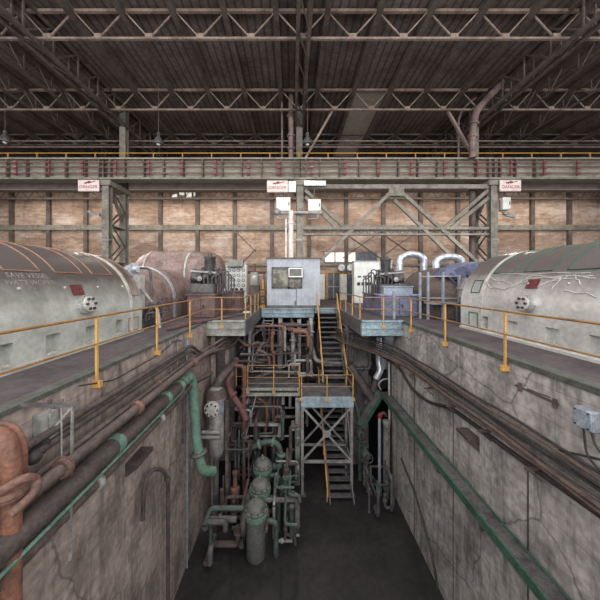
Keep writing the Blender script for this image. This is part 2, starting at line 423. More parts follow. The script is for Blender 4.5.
# ------------------------------------------------------------------ crane girder
g = T('crane_girder', 'long grey green riveted crane girder crossing the whole hall on the columns', 'girder', (0, TY, 10.0))
w = MB(); w.box(-30, 32, TY-.06, TY+.06, 10.1, 11.7); w.build('web', 'girder', g)
w = MB(); w.box(-30, 32, TY-.42, TY+.42, 11.62, 11.72); w.build('top_flange', 'girder', g)
w = MB(); w.box(-30, 32, TY-.42, TY+.42, 10.0, 10.14); w.build('bottom_flange', 'steel', g)
x = -29.5
sx = []
for i in range(38):
    x = (85-292+19.6*(i-14))/12.27*.985
    if -30 < x < 32: sx.append(x)
for c in CX: sx += [c-.45, c, c+.45]
for x in sx:
    w = MB(); w.box(x-.05, x+.05, TY-.38, TY-.06, 10.14, 11.62); w.build('stiffener', 'steel_d', g)
for z in (10.55, 11.05, 11.42):
    w = MB(); w.box(-30, 32, TY-.33, TY-.28, z-.028, z+.028); w.build('dark_rail', 'steel_d', g)  # thin darker bars along the web
for z in (10.45, 10.9, 11.3):
    w = MB(); w.tube([(-30, TY-.5, z), (32, TY-.5, z)], .026, 8); w.build('conductor_rod', 'cond_red', g)
brs = []
for i in range(19):
    brs.append((122+32*(i-4)-292-(3 if i > 8 else 0))/12.05)
for x in brs:
    if -29 < x < 31:
        w = MB(); w.box(x-.07, x+.07, TY-.46, TY-.34, 10.3, 11.5)
        for z in (10.45, 10.9, 11.3): w.cyl((x-.14, TY-.5, z), (x+.14, TY-.5, z), .09, 10)
        w.build('insulator_bracket', 'cond_red', g)
w = MB(); w.box(-34, 36, 26.6, 27.0, 10.9, 12.0); w.box(-34, 36, 26.4, 27.2, 10.8, 10.9)  # dark beam added to stand for the shadowed band behind the girder
one('shade_beam', w, 'dark', 'dark shade band built as a deep beam behind the crane girder near the wall', 'beam')
w = MB()
for i in range(46):
    a = -34+i*1.5; w.bar((a, 28.6, 10.6), (a+.75, 28.6, 11.5), .06); w.bar((a+.75, 28.6, 11.5), (a+1.5, 28.6, 10.6), .06)
w.box(-34, 35, 28.55, 28.65, 10.55, 10.67); w.box(-34, 35, 28.55, 28.65, 11.43, 11.55)
one('wall_lattice', w, 'steel_d', 'dark lattice girt along the top of the boarded back wall', 'lattice')
# walkway rail on the girder
w = MB(); w.box(-32, 34, 23.0, 24.9, 11.75, 11.85); one('crane_walkway', w, 'steel_d', 'narrow steel walkway along the top of the crane girder', 'walkway')
r = T('walkway_railing', 'long thin orange handrail above the crane girder', 'railing', (0, 23.2, 11.85))
for z in (12.85, ):
    w = MB(); w.tube([(-30, 23.2, z), (32, 23.2, z)], .045, 8); w.build('top_rail', 'yellow', r)
for i in range(25):
    x = -29.4+i*2.5
    w = MB(); w.box(x-.04, x+.04, 23.16, 23.24, 11.85, 12.85); w.build('post', 'yellow', r)

# ------------------------------------------------------------------ bracing bay between central and right column
b = T('bracing_frame', 'big grey braced steel frame between the central and right columns', 'bracing', (8.5, TY, 5.9))
def strut(nm, p, q, w_, h_, m='steel', Y=TY):
    w = MB(); w.bar(P(*p, Y), P(*q, Y), w_, h_); return w.build(nm, m, b)
strut('top_strut', (303.5,187), (488,187), .3, .34)
strut('middle_strut', (303.5,228.5), (488,228.5), .3, .22)
strut('middle_strut', (303.5,234.5), (488,234.5), .3, .16)
w = MB()
for i in range(24):
    a = P(304+i*7.6, 229, TY); c = P(304+i*7.6+3.8, 234, TY); d = P(304+i*7.6+7.6, 229, TY)
    w.bar(a, c, .07); w.bar(c, d, .07)
w.build('strut_lacing', 'steel_d', b)
for p, q in (((305,190), (346,229)), ((305,197), (338,229)), ((394,189), (322,259)), ((398,189), (477,262)),
             ((394,200), (452,257)), ((488,190), (443,229)), ((488,198), (450,229))):
    strut('diagonal', p, q, .2, .26)
w = MB(); c = P(396, 192, TY); w.box(c.x-.6, c.x+.6, TY-.16, TY+.16, c.z-.35, c.z+.4); w.build('gusset_plate', 'steel', b)
w = MB(); w.bar(P(343,258,29), P(380,232,29), .2, .1); w.bar(P(343,232,29), P(380,258,29), .2, .1)
w.bar(P(380,258,29), P(417,232,29), .2, .1); w.bar(P(380,232,29), P(417,258,29), .2, .1)
one('wall_bracing', w, 'steel_d', 'dark crossed bracing on the back wall behind the grey ducts', 'bracing')
w = MB(); w.bar(P(236,232,29), P(256,252,29), .16, .1); w.bar(P(236,270,29), P(256,249,29), .16, .1)
one('wall_bracing', w, 'steel_d', 'dark angled bracing on the back wall just left of the control cabin', 'bracing')

# ------------------------------------------------------------------ danger signs
def sign(px0, px1, py0, py1, lab, lab2):
    Y = TY-.62
    a, c = P(px0, py1, Y), P(px1, py0, Y); cx, cz = (a.x+c.x)/2, (a.z+c.z)/2; W = c.x-a.x; H = c.z-a.z
    t = T('danger_sign', lab, 'sign', (cx, Y, a.z))
    w = MB(); w.box(a.x, c.x, Y, Y+.05, a.z, c.z); w.build('board', 'sign', t)
    w = MB()
    for zz in (a.z+.03, c.z-.03): w.box(a.x, c.x, Y-.012, Y, zz-.02, zz+.02)
    w.build('border', 'box_red', t)
    w = MB(); text_into(w, 'DANGER', .36, lambda u, v: (cx+u, Y-.012, cz-H*.12+v)); w.build('lettering', 'red', t)
    w = MB(); w.bar((cx-W*.22, Y-.01, cz+H*.2), (cx+W*.1, Y-.01, cz+H*.33), .02, .09); w.bar((cx-W*.02, Y-.01, cz+H*.2), (cx+W*.33, Y-.01, cz+H*.36), .02, .06)
    w.bar((cx-W*.12, Y-.01, cz+H*.12), (cx+W*.02, Y-.01, cz+H*.38), .02, .05)
    w.build('red_flash', 'red', t)
    w = MB()
    for xx in (a.x+.2, c.x-.2): w.bar((xx, Y+.03, c.z), (xx, Y+.25, 10.06), .04)
    w.build('hanger', 'steel_d', t)
sign(78, 99, 179.5, 191.5, 'white danger sign with red lettering beside the left column', 1)
sign(267, 288, 180, 192.5, 'white danger sign with red lettering beside the central column', 1)
sign(500, 521, 179.5, 191.5, 'white danger sign with red lettering beside the right column', 1)
def board(nm, p0, p1, Y, d, m, lab, cat, parts=None):
    a, c = P(p0[0], p1[1], Y), P(p1[0], p0[1], Y)
    w = MB(); w.box(a.x, c.x, Y, Y+d, a.z, c.z); return one(nm, w, m, lab, cat, bevel=.02)
board('blank_board', (288.5,181), (296,192), TY-.62, .06, 'cabinet', 'blank pale board right beside the central danger sign', 'board')
board('pale_signboard', (304,180.5), (326,185.5), TY-.62, .12, 'cabinet', 'pale narrow panel under the girder right of the central column', 'panel')
def wallbox(p0, p1, Y, lab):
    a, c = P(p0[0], p1[1], Y), P(p1[0], p0[1], Y); d = .5
    t = T('switch_box', lab, 'switch box', ((a.x+c.x)/2, Y, a.z))
    w = MB(); w.box(a.x, c.x, Y, Y+d, a.z, c.z); w.build('body', 'white', t, bevel=.03)
    w = MB(); w.box(a.x+.06, c.x-.06, Y-.03, Y, a.z+.06, c.z-.06); w.build('lid', 'cabinet', t, bevel=.02)
    w = MB(); w.box(c.x-.16, c.x-.1, Y-.06, Y-.03, (a.z+c.z)/2-.12, (a.z+c.z)/2+.12); w.build('latch', 'dark', t)
    w = MB(); w.bar(((a.x+c.x)/2, Y+d/2, c.z), ((a.x+c.x)/2, Y+d/2, 10.0), .08); w.build('hanger', 'steel_d', t)
wallbox((276,197), (290.5,211), TY-.45, 'white switch box on the left side of the central column')
wallbox((308,199), (321,211), TY-.45, 'white switch box on the right side of the central column')
wallbox((503,197), (511,209.5), TY-.45, 'white switch box hung beside the right column')
w = MB(); w.tube([P(274,213,TY-.45), P(322,213,TY-.45)], .13, 10); w.tube([P(278,213,TY-.45), P(278,219,TY-.45), P(288,219,TY-.45)], .08, 8, .2)
w.tube([P(318,213,TY-.45), P(318,219,TY-.45), P(308,219,TY-.45)], .08, 8, .2)
w.ball(P(277,212,TY-.45), .3); one('pipe_yoke', w, 'grey', 'grey pipe yoke crossing the central column below the switch boxes', 'pipe')
w = MB(); q_ = P(291,211,TY-.5); w.cyl(q_, (q_.x, q_.y, 0), .2, 12); w.cyl(P(291,222,TY-.5), P(291,224,TY-.5), .27, 12); one('white_pipe', w, 'white', 'white vertical pipe standing against the central column', 'pipe')
w = MB(); q_ = P(286,219,TY-.5); w.cyl(q_, (q_.x, q_.y, 0), .08, 10); one('thin_pipe', w, 'white', 'thin pale pipe left of the white pipe at the central column', 'pipe')
w = MB(); w.cyl(P(291,180,TY+.8), P(291,60,TY+.8), .22, 12)
for y in (150, 137, 117): w.cyl(P(291,y,TY+.8), P(291,y-2,TY+.8), .32, 12)
one('riser_pipe', w, 'casing', 'pinkish riser pipe beside the central column going up to the roof', 'pipe')
w = MB(); w.cyl(P(282,180,TY+.8), P(282,80,TY+.8), .08, 8); one('thin_pipe', w, 'casing', 'thin pinkish pipe left of the roof riser at the centre', 'pipe')
w = MB(); w.tube([P(505,80,TY-.8), P(486,100,TY-.8), P(476,111,TY-.8), P(472.5,130,TY-.8), P(472.5,158,TY-.8)], .26, 12, .8)
for p, q in (((473,135), (472.5,138)), ((474,123), (473.6,125))): w.cyl(P(*p, TY-.8), P(*q, TY-.8), .36, 12)
one('roof_drain_pipe', w, 'casing', 'pinkish bent pipe beside the right column running up to the roof', 'pipe')
w = MB(); q_ = P(472.5,186,TY+.9); w.cyl(q_, (q_.x, q_.y, 0), .26, 12); one('drain_pipe', w, 'casing_d', 'pinkish vertical pipe left of the right column below the girder', 'pipe')
w = MB(); w.tube([P(458.5,160,TY+.9), P(458.5,118,TY+.9), P(465,106,TY+.9), P(476,98,TY+.9)], .09, 8, .6); one('thin_pipe', w, 'casing', 'thin pinkish pipe left of the bent roof pipe on the right', 'pipe')
def floodlight(px, py, lab, dx):
    c = P(px, py, TY-.7)
    t = T('floodlight', lab, 'lamp', (c.x, c.y, c.z))
    w = MB(); w.bar(c+V((-.45*dx,0,.1)), c+V((.45*dx,0,-.12)), .3, .22); w.build('housing', 'grey', t, bevel=.03)
    w = MB(); w.bar(c+V((-.3*dx,0,-.08)), c+V((.42*dx,0,-.25)), .26, .03); w.build('lens', 'white', t)
    w = MB(); w.tube([c+V((-.3*dx,0,.12)), c+V((-.5*dx,.3,.35)), c+V((-.5*dx,.3,1.2))], .035, 8); w.build('arm', 'steel_d', t)
floodlight(94.5, 213, 'tilted grey floodlight hanging left of the left column', 1)
floodlight(509, 214.5, 'flat grey floodlight below the switch box at the right column', 1)
for px, py, Y, lab in ((307.5,139,21, 'dusty bell shaped lamp hanging beside the central column'), (158.5,139,21, 'dusty bell shaped lamp under the roof right of the left column'), (5,137,21, 'dusty bell shaped lamp under the roof near the left edge')):
    c = P(px, py, Y); t = T('high_bay_lamp', lab, 'lamp', c)
    w = MB(); w.lathe(c+V((0,0,-.42)), (0,0,1), [(0,.36),(.1,.38),(.35,.3),(.55,.16),(.62,.12),(.9,.12),(.95,.04)], 18); w.build('shade', 'grey_d', t)
    w = MB(); w.cyl(c+V((0,0,.5)), V((c.x,c.y,17.2)), .02, 6); w.build('rod', 'steel_d', t)
    w = MB(); w.ball(c+V((0,0,-.36)), .16); w.build('bulb', 'white', t)

# ------------------------------------------------------------------ the generators
def ray(px, py, xc, zc, R):
    s = 1 if xc > 0 else -1; dx, dz = (px-292)/F, -(py-283)/F
    a = dx*dx+dz*dz; h = EYE-zc; bq = -dx*xc+dz*h; cq = xc*xc+h*h-R*R
    D = bq*bq-a*cq
    if D >= 0:
        t = (-bq-math.sqrt(D))/a; z = EYE+dz*t
        if z >= zc: return (t, math.atan2(z-zc, abs(xc)-abs(dx*t)))
    t = (abs(xc)-R)/abs(dx)
    return (t, (EYE+dz*t-zc)/R)            # below the axis: height measured down the skirt
def gen(xc, zc, R, y0, y1, m, ml, label, panels, theta, small, cover, plate, pockets, seamY):
    s = 1 if xc > 0 else -1
    def sp(Y, th, e=0.):
        if th < 0: return V((xc-s*(R+e), Y, zc+th*R))
        return V((xc-s*(R+e)*math.cos(th), Y, zc+(R+e)*math.sin(th)))
    t = T('generator', label, 'generator', (xc, (y0+y1)/2, 0))
    prof = [(xc-s*R, .0), (xc-s*R, zc*.5)]+[(xc-s*R*math.cos(a*PI/40), zc+R*math.sin(a*PI/40)) for a in range(41)]+[(xc+s*R, 0)]
    w = MB(); w.prism(prof, y0, y1); hb = w.build('housing', m, t, sharp=.5)
    w = MB()
    pr = lambda r: [(xc-s*r, .02)]+[(xc-s*r*math.cos(a*PI/40), zc+r*math.sin(a*PI/40)) for a in range(41)]+[(xc+s*r, .02)]
    w.prism(pr(R+.025), seamY-.06, seamY+.06); w.build('seam_band', 'pale', t)
    def outline(Y0, Y1, t0, t1, n=10):
        pts = [sp(Y0+(Y1-Y0)*0, t0+(t1-t0)*i/n, .008) for i in range(n+1)]+[sp(Y1, t1+(t0-t1)*i/n, .008) for i in range(n+1)]
        pts.append(pts[0]); w = MB(); w.tube(pts, .017, 6); w.build('panel_outline', ml, t)
    for a, c in panels: outline(a, c, theta, 1.75)
    for a, c, t0, t1 in small: outline(a, c, t0, t1)
    Y, th = ray(*cover, xc, zc, R); c = sp(Y, th); nrm = V((-s, 0, math.sin(max(th,0)))).normalized()
    nrm = (V((-s*math.cos(max(th,0)), 0, math.sin(max(th,0)))))
    w = MB(); w.lathe(c-nrm*.03, nrm, [(0,.25),(.16,.25),(.17,.23)], 24); cv = w.build('round_cover', 'chrome', t)
    w = MB(); w.lathe(c+nrm*.13, nrm, [(0,.2),(.05,.2),(.055,.185)], 24); w.build('cover_plate', 'pale', t)
    u = V((0,1,0)); v2 = nrm.cross(u)
    for i in range(6):
        a = i*PI/3; p = c+nrm*.17+(u*math.cos(a)+v2*math.sin(a))*.14
        w = MB(); w.cyl(p, p+nrm*.06, .035, 8); w.build('bolt', 'dark', t)
    Y, th = ray(*plate, xc, zc, R); w = MB()
    q = [sp(Y-.18, th-.07, .015), sp(Y+.18, th-.07, .015), sp(Y+.18, th+.07, .015), sp(Y-.18, th+.07, .015)]
    n2 = V((-s*math.cos(th), 0, math.sin(th))); w.bar((q[0]+q[3])/2, (q[1]+q[2])/2, .02, .28, up=(s*math.sin(th)+.001, 0, math.cos(th)))
    w.build('name_plate', 'plate_red', t)
    cut = MB(); X = xc-s*R
    for Y in pockets:      # recessed lifting pockets along the foot
        cut.box(min(X-s*.2, X+s*.2), max(X-s*.2, X+s*.2), Y-.19, Y+.19, .12, .56)
    carve(hb, cut)
    for Y in pockets:
        w = MB(); w.box(min(X-s*.02, X+s*.1), max(X-s*.02, X+s*.1), Y-.15, Y+.1, .121, .16); w.build('pocket_foot', 'pale', t)
    w = MB(); w.box(min(xc-s*(R+.09), xc-s*R), max(xc-s*(R+.09), xc-s*R), y0, y1-.05, 0, .07); w.build('base_flange', m, t)
    for yy in (y0+2+1.1*i for i in range(6)):
        if yy < y1-.3:
            w = MB(); p = sp(yy, .42, 0); w.ball(p, .035); w.build('stud', 'pale', t)
    return t, sp
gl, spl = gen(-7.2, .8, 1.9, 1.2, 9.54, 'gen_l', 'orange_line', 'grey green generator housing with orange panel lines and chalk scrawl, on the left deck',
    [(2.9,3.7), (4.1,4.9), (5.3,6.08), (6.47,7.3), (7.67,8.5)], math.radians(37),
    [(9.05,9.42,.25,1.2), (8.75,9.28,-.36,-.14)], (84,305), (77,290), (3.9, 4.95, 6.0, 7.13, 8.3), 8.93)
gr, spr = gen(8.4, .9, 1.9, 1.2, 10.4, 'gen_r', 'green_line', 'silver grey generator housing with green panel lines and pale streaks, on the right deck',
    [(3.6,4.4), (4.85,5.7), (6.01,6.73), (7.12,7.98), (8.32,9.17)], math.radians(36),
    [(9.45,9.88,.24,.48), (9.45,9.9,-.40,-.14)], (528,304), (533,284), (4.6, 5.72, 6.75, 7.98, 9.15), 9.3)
# chalk lettering on the left housing
def scrawl(txt, px, py, hgt):
    Y0, th0 = ray(px, py, -7.2, .8, 1.9); w = MB()
    text_into(w, txt, hgt, lambda u, v: spl(Y0+u, th0+v/1.9, .012), .15); w.build('chalk_lettering', 'chalk', gl)
scrawl('SAVE VESSEL', 28, 276, .17); scrawl('WATT WORKS', 31, 283, .16); scrawl('o o', 37, 289, .12); scrawl('x~', 37, 294, .12)
# pale streaks on the right housing
for st in ([(485,281),(492,288),(507,289),(517,284.5),(531,276),(557,277),(600,275)], [(552,289),(559,281),(568,276),(600,278)],
           [(541,286),(554,280),(564,276)], [(574,275),(578,280),(582,286)], [(563,291),(583,293),(600,297)], [(511,287),(535,278.5),(580,278)],
           [(487,277),(500,281),(520,286)], [(500,274),(540,274),(600,272)], [(533,290),(546,283),(560,279)]):
    pts = []
    for p in st:
        Y, th = ray(*p, 8.4, .9, 1.9); pts.append((Y, th))
    pp = []
    for (a, b2), (c, d) in zip(pts, pts[1:]):
        for i in range(8): pp.append(spr(a+(c-a)*i/8, b2+(d-b2)*i/8+.012*math.sin(i*.8), .006))
    w = MB(); w.tube(pp, .014, 6); w.build('pale_streak', 'pale', gr)

# ------------------------------------------------------------------ turbine hoods and gear behind the generators
def hood(xc, zc, R, y0, yb, y1, m, label, s):
    t = T('turbine_hood', label, 'turbine', (xc, (y0+y1)/2, 0))
    def pr(r): return [(xc-s*r, 0)]+[(xc-s*r*math.cos(a*PI/36), zc+r*math.sin(a*PI/36)) for a in range(37)]+[(xc+s*r, 0)]
    w = MB()
    st = [(y0,.72),(y0+.08,.82),(y0+.35,.92),(y0+.8,.97),(yb,1.),(y1-.9,1.),(y1-.4,.95),(y1-.1,.84),(y1,.7)]
    rings = [[w.bm.verts.new((x, y, z)) for x, z in pr(R*k_)] for y, k_ in st]
    n = len(rings[0])
    for A, B in zip(rings, rings[1:]):
        for k_ in range(n): w.bm.faces.new((A[k_], A[(k_+1) % n], B[(k_+1) % n], B[k_]))
    w.bm.faces.new(rings[0][::-1]); w.bm.faces.new(rings[-1]); w.build('casing', m, t)
    w = MB(); w.prism(pr(R+.05), yb-.1, yb+.1); w.build('rib_band', 'silver' if s < 0 else 'grey_d', t)
    w = MB(); w.box(min(xc-s*(R+.08), xc), max(xc-s*(R+.08), xc), y0+.3, y1-.3, zc-.07, zc+.07); w.build('split_flange', m, t)
    for i in range(9):
        y = y0+.6+i*(y1-y0-1.2)/8; w = MB(); w.cyl((xc-s*(R+.05), y, zc+.07), (xc-s*(R+.05), y, zc+.16), .04, 8); w.build('flange_bolt', 'iron', t)
    return t
hood(-7.45, .85, 1.62, 11.4, 13.4, 16.6, 'casing', 'rusty pink rounded turbine hood with silver rib, behind the left generator', -1)
th_r = hood(8.5, .85, 1.72, 12.6, 14.2, 17.6, 'casing_d', 'dark brown rounded turbine hood with silver arched ducts, behind the right generator', 1)
# the big rusty tank across, at the left
t = T('low_pressure_casing', 'big rusty pink horizontal casing lying behind the left turbine hood', 'turbine', (-7.7, 19, 0))
w = MB(); w.lathe((-10.7, 19, 2.2), (1,0,0), [(0,.9),(.1,1.15),(.5,1.5),(.9,1.65),(1.2,1.7),(4.6,1.7),(5.2,1.6),(5.6,1.4),(5.85,1.0),(5.95,.5)], 32); w.build('shell', 'casing', t)
for x in (-9.6, -6.9):
    w = MB(); w.lathe((x-.05, 19, 2.2), (1,0,0), [(0,1.73),(.1,1.73)], 32); w.build('seam', 'pale', t)
w = MB(); w.box(-10.2, -9.6, 18, 20, 0, 1.6); w.box(-6.4, -5.6, 18, 20, 0, 1.6); w.build('saddle', 'casing_d', t)
w = MB(); w.lathe((-11.0, 19, 2.2), (1,0,0), [(0,.75),(.1,1.0),(.28,1.0),(.3,.9)], 28); w.build('end_flange', 'iron', t)
# arched silver ducts on the right hood
for i, (a, b2, c, e, Y, r, lab) in enumerate(((399.5, 262, 253, 424, 16.4, .2, 0), (436, 263, 255.5, 462, 15.6, .2, 0))):
    m0 = (a+e)/2; rad = (e-a)/2
    pts = [P(a, 285, Y)]+[P(m0-rad*math.cos(j*PI/14), b2-(b2-c-1)*math.sin(j*PI/14), Y) for j in range(15)]+[P(e, 282, Y)]
    w = MB(); w.tube(pts, r, 14)
    dd = w.build('arched_duct', 'silver', th_r); dd['label'] = 'bright silver arched duct'
    for j in range(1, 14, 2):
        p, q = pts[j+1], pts[j+2]; w = MB(); w.cyl(p-(q-p).normalized()*.02, p+(q-p).normalized()*.02, r+.008, 14); w.build('duct_ring', 'silver', th_r)
# blue sheeting over the right hood end
w = MB(); n = 16; rows = []
for i in range(n+1):
    row = []
    for j in range(9):
        a = .7+1.1*i/n; f = math.sin(i*1.9)*.11+.05*math.sin(i*.8+j*1.3)
        if j < 5: r_ = 1.05+.7*j/4+.35*math.sin(i*1.1)*(1-j/4); y = 12.42+f*.8
        else: r_ = 1.82+f*.3+.02; y = 12.5+.3*(j-4)
        row.append(w.bm.verts.new((8.5-r_*math.cos(a), y, .85+r_*math.sin(a))))
    rows.append(row)
for A, B in zip(rows, rows[1:]):
    for k_ in range(8): w.bm.faces.new((A[k_], A[k_+1], B[k_+1], B[k_]))
o = one('blue_sheet', w, 'blue', 'crumpled blue sheet draped over the near end of the right turbine hood', 'sheet')
so = o.modifiers.new('Solidify', 'SOLIDIFY'); so.thickness = .015
def pedestal(x0, x1, y0, y1, h, m, lab, chamfer=0):
    t = T('pedestal_cabinet', lab, 'machine base', ((x0+x1)/2, (y0+y1)/2, 0))
    w = MB(); w.box(x0, x1, y0, y1, 0, h); w.build('body', m, t, bevel=.04)
    w = MB(); w.box(x0-.05, x1+.05, y0-.05, y1+.05, h, h+.07); w.build('top_plate', m if m != 'box_blue' else 'box_bluel', t, bevel=.01)
    w = MB(); w.box((x0+x1)/2-.01, (x0+x1)/2+.01, y0-.015, y0, .05, h-.05); w.build('door_seam', 'dark', t)
    w = MB(); w.box((x0+x1)/2+.1, (x0+x1)/2+.16, y0-.05, y0, h*.45, h*.6); w.build('handle', 'dark', t)
    return t
pedestal(-5.1, -3.75, 13.1, 15.3, 1.08, 'box_red', 'brownish red pedestal enclosure at the left deck edge under the valve gear')
pedestal(-3.95, -3.0, 15.6, 17, 1.15, 'box_red', 'smaller brownish red enclosure behind the left pedestal')
pedestal(4.45, 6.3, 13.5, 17.0, 1.05, 'box_blue', 'violet blue pedestal enclosure at the right deck edge under the valve gear')
def valve_gear(x0, x1, y0, y1, z0, m, lab, mirror, cas):
    cx, cy = (x0+x1)/2, (y0+y1)/2
    t = T('valve_gear', lab, 'valve gear', (cx, cy, z0)); s = -1 if mirror else 1
    w = MB(); w.box(x0, x1, y0, y1, z0, z0+.5); w.box(x0+.05, x1-.05, y0-.04, y0, z0+.05, z0+.45); w.build('oil_tank', cas, t, bevel=.03)
    mx = cx+.2*s
    w = MB(); w.lathe((mx, cy, z0+.5), (0,0,1), [(0,.22),(.5,.22),(.52,.3),(.6,.3),(.62,.26),(1.25,.26),(1.3,.3),(1.42,.3),(1.46,.1),(1.6,.1)], 18); w.build('governor_motor', m, t)
    for i in range(7):
        w = MB(); w.lathe((mx, cy, z0+1.16+i*.085), (0,0,1), [(0,.33),(.025,.33)], 18); w.build('cooling_fin', m, t)
    w = MB(); w.lathe((cx-.7*s, cy-.2, z0+.85), (s,0,0), [(0,.15),(.05,.3),(.5,.3),(.52,.37),(.6,.37),(.62,.2),(.9,.2)], 18); w.build('servo_cylinder', m, t)
    w = MB(); w.lathe((cx+.55*s, cy-.1, z0+.5), (0,0,1), [(0,.16),(.3,.16),(.32,.22),(.4,.22),(.42,.13),(.7,.13),(.72,.19),(.8,.19)], 16); w.build('pilot_valve', m, t)
    for i in range(5):
        a = cx+s*(.75+.13*i); top = z0+.55+.16*((i*7) % 4)+.25
        w = MB(); w.tube([(a, y0+.15, z0), (a, y0+.15, top), (a+s*.25, y0+.2+.05*i, top), (a+s*.25, y0+.3, z0-.3)], .035, 8, .12); w.build('oil_pipe', m, t)
    for i in range(3):
        w = MB(); w.tube([(mx, cy-.1*i, z0+.9+.1*i), (mx-s*(.5+.15*i), cy-.3, z0+.95+.15*i), (mx-s*(.6+.15*i), cy-.3, z0+.5)], .04, 8, .1); w.build('oil_pipe', m, t)
    w = MB(); w.ball((cx-.35*s, y0+.1, z0+.75), .17); w.build('ball_joint', 'iron', t)
    w = MB(); w.ball((cx+.4*s, y0, z0+1.0), .12); w.build('ball_joint', 'iron', t)
    w = MB(); w.lathe((cx-.1*s, y0-.02, z0+.75), (0,-1,0), [(0,.13),(.05,.13),(.06,.11)], 16); w.build('gauge', 'grey', t)
    w = MB(); w.lathe((cx-.15*s, cy+.25, z0+.5), (0,0,1), [(0,.24),(.45,.24),(.48,.3),(.56,.3),(.58,.2),(.85,.2),(.9,.1)], 16); w.build('relay_dome', m, t)
    for i in range(4):
        w = MB(); w.tube([(cx+s*(.1+.2*i), y0+.02, z0+.5), (cx+s*(.1+.2*i), y0-.02, z0+.85+.1*(i % 2)), (cx+s*(.35+.2*i), y0+.1, z0+.95+.1*(i % 2)), (cx+s*(.35+.2*i), y0+.3, z0+.5)], .045, 8, .15); w.build('oil_pipe', m, t)
    w = MB(); w.bar((cx-.6*s, y0+.05, z0+1.15), (cx+.7*s, y0+.05, z0+1.05), .06, .09); w.build('lever', 'grey', t)
    return t
valve_gear(-5.05, -3.9, 13.4, 14.8, 1.15, 'iron', 'dark iron valve gear with motor and oil pipes on the left pedestal', False, 'grey_d')
valve_gear(4.65, 6.15, 14.3, 15.7, 1.12, 'iron', 'dark iron valve gear with motor and oil pipes on the right pedestal', True, 'grey_d')
# light blue tank on the right pedestal
a, c = P(383, 297, 13.75), P(412, 286, 13.75)
w = MB(); w.box(a.x, c.x, 13.65, 14.15, 1.12, c.z); w.box(a.x-.04, c.x+.04, 13.61, 14.19, c.z-.06, c.z); one('oil_box', w, 'box_bluel', 'light blue box on the front of the right pedestal', 'box', bevel=.02)
# coupling gear between the left generator and hood
t = T('coupling_gear', 'silver and iron coupling gear with pipes between the left generator and hood', 'machine', (-7, 10.4, 0))
w = MB(); w.cyl((-7.3, 9.6, .9), (-7.3, 11.4, .9), .45, 20); w.build('shaft', 'iron', t)
w = MB(); w.box(-8.1, -6.0, 9.9, 11.0, 0, .75); w.build('bearing_block', 'gen_l', t, bevel=.05)
p = P(136, 270, 11.0); w = MB(); w.lathe(p+V((-.35,0,0)), (1,-.4,0), [(0,.12),(.08,.2),(.3,.2),(.32,.28),(.38,.28),(.4,.16),(.6,.1)], 20); w.build('exciter_motor', 'silver', t)
w = MB(); w.tube([p+V((0,0,-.2)), P(139, 285, 11), P(150, 300, 10.6), P(158, 309, 10.4), P(160, 330, 10.2)], .06, 10, .3); w.build('drain_pipe', 'grey', t)
w = MB(); w.tube([P(133,268,11.3), P(150,268,11.4), P(152,290,11.3)], .05, 8, .2); w.build('oil_pipe', 'iron', t)
w = MB(); w.box(p.x-.25, p.x+.25, p.y-.2, p.y+.2, .7, p.z-.2); w.build('motor_stand', 'pale', t)
for i in range(6):
    q = P(146+3*i, 322-2*(i % 3), 10.3+.1*i); w = MB(); w.tube([q, q+V((0,0,.3+.1*(i % 3))), q+V((.25,.1,.35+.1*(i % 3)))], .045, 8, .1); w.build('stub_pipe', 'iron', t)
w = MB(); w.box(-6.3, -5.6, 10.1, 11.3, 0, .35); w.box(-6.2, -5.7, 10.3, 11.0, .35, .7); w.build('pump_base', 'iron', t, bevel=.03)
p = P(150, 306, 10.6); w = MB(); w.lathe(p, (1,0,0), [(0,.1),(.02,.2),(.35,.2),(.38,.1)], 16); w.build('pump', 'iron', t)
# coupling gear on the right + blue steel stand
t = T('coupling_gear', 'dark coupling gear with pipes between the right generator and hood', 'machine', (8.2, 11.5, 0))
w = MB(); w.cyl((8.4, 10.45, .9), (8.4, 12.6, .9), .45, 20); w.build('shaft', 'iron', t)
w = MB(); w.box(7.3, 9.5, 11.0, 12.2, 0, .7); w.build('bearing_block', 'iron', t, bevel=.05)
w = MB(); w.lathe((7.4, 11.4, 1.1), (0,0,1), [(0,.35),(.3,.35),(.32,.42),(.4,.42),(.42,.25),(.8,.2)], 18); w.build('oil_pump', 'grey', t)
for i in range(5):
    q = V((6.85+.18*i, 11.2+.1*i, .1)); w = MB(); w.tube([q, q+V((0,0,.7+.15*(i % 3))), q+V((.3,.2,.8+.15*(i % 3)))], .05, 8, .15); w.build('oil_pipe', 'iron', t)
t = T('steel_stand', 'light blue steel stand with a rail frame between the right generator and pedestal', 'stand', (6.3, 12.6, 0))
pts = [P(420, 317, 12.8), P(428, 318, 12.5), P(443, 321, 12.3), P(459, 322, 12.1)]
for p in pts:
    w = MB(); w.box(p.x-.045, p.x+.045, p.y-.045, p.y+.045, 0, 2.2 if p is not pts[3] else 2.05); w.build('leg', 'blue_g', t)
for a, c in zip(pts, pts[1:]):
    for z in (2.0, 1.0):
        w = MB(); w.bar((a.x, a.y, z), (c.x, c.y, z), .05); w.build('rail', 'grey', t)
w = MB(); w.box(pts[1].x, pts[3].x, 12.1, 12.9, .72, .82); w.build('table_top', 'blue_g', t)
# stanchion on the right platform
t = T('stanchion', 'bare grey steel stanchion on the corner of the right platform', 'post', (4.55, 12.2, 0))
p = P(394, 321, 12.15)
w = MB(); w.box(p.x-.045, p.x+.045, p.y-.045, p.y+.045, 0, 1.32); w.build('post', 'blue_g', t)
w = MB(); w.box(p.x-.16, p.x+.16, p.y-.12, p.y+.12, 0, .05); w.build('foot_plate', 'iron', t)

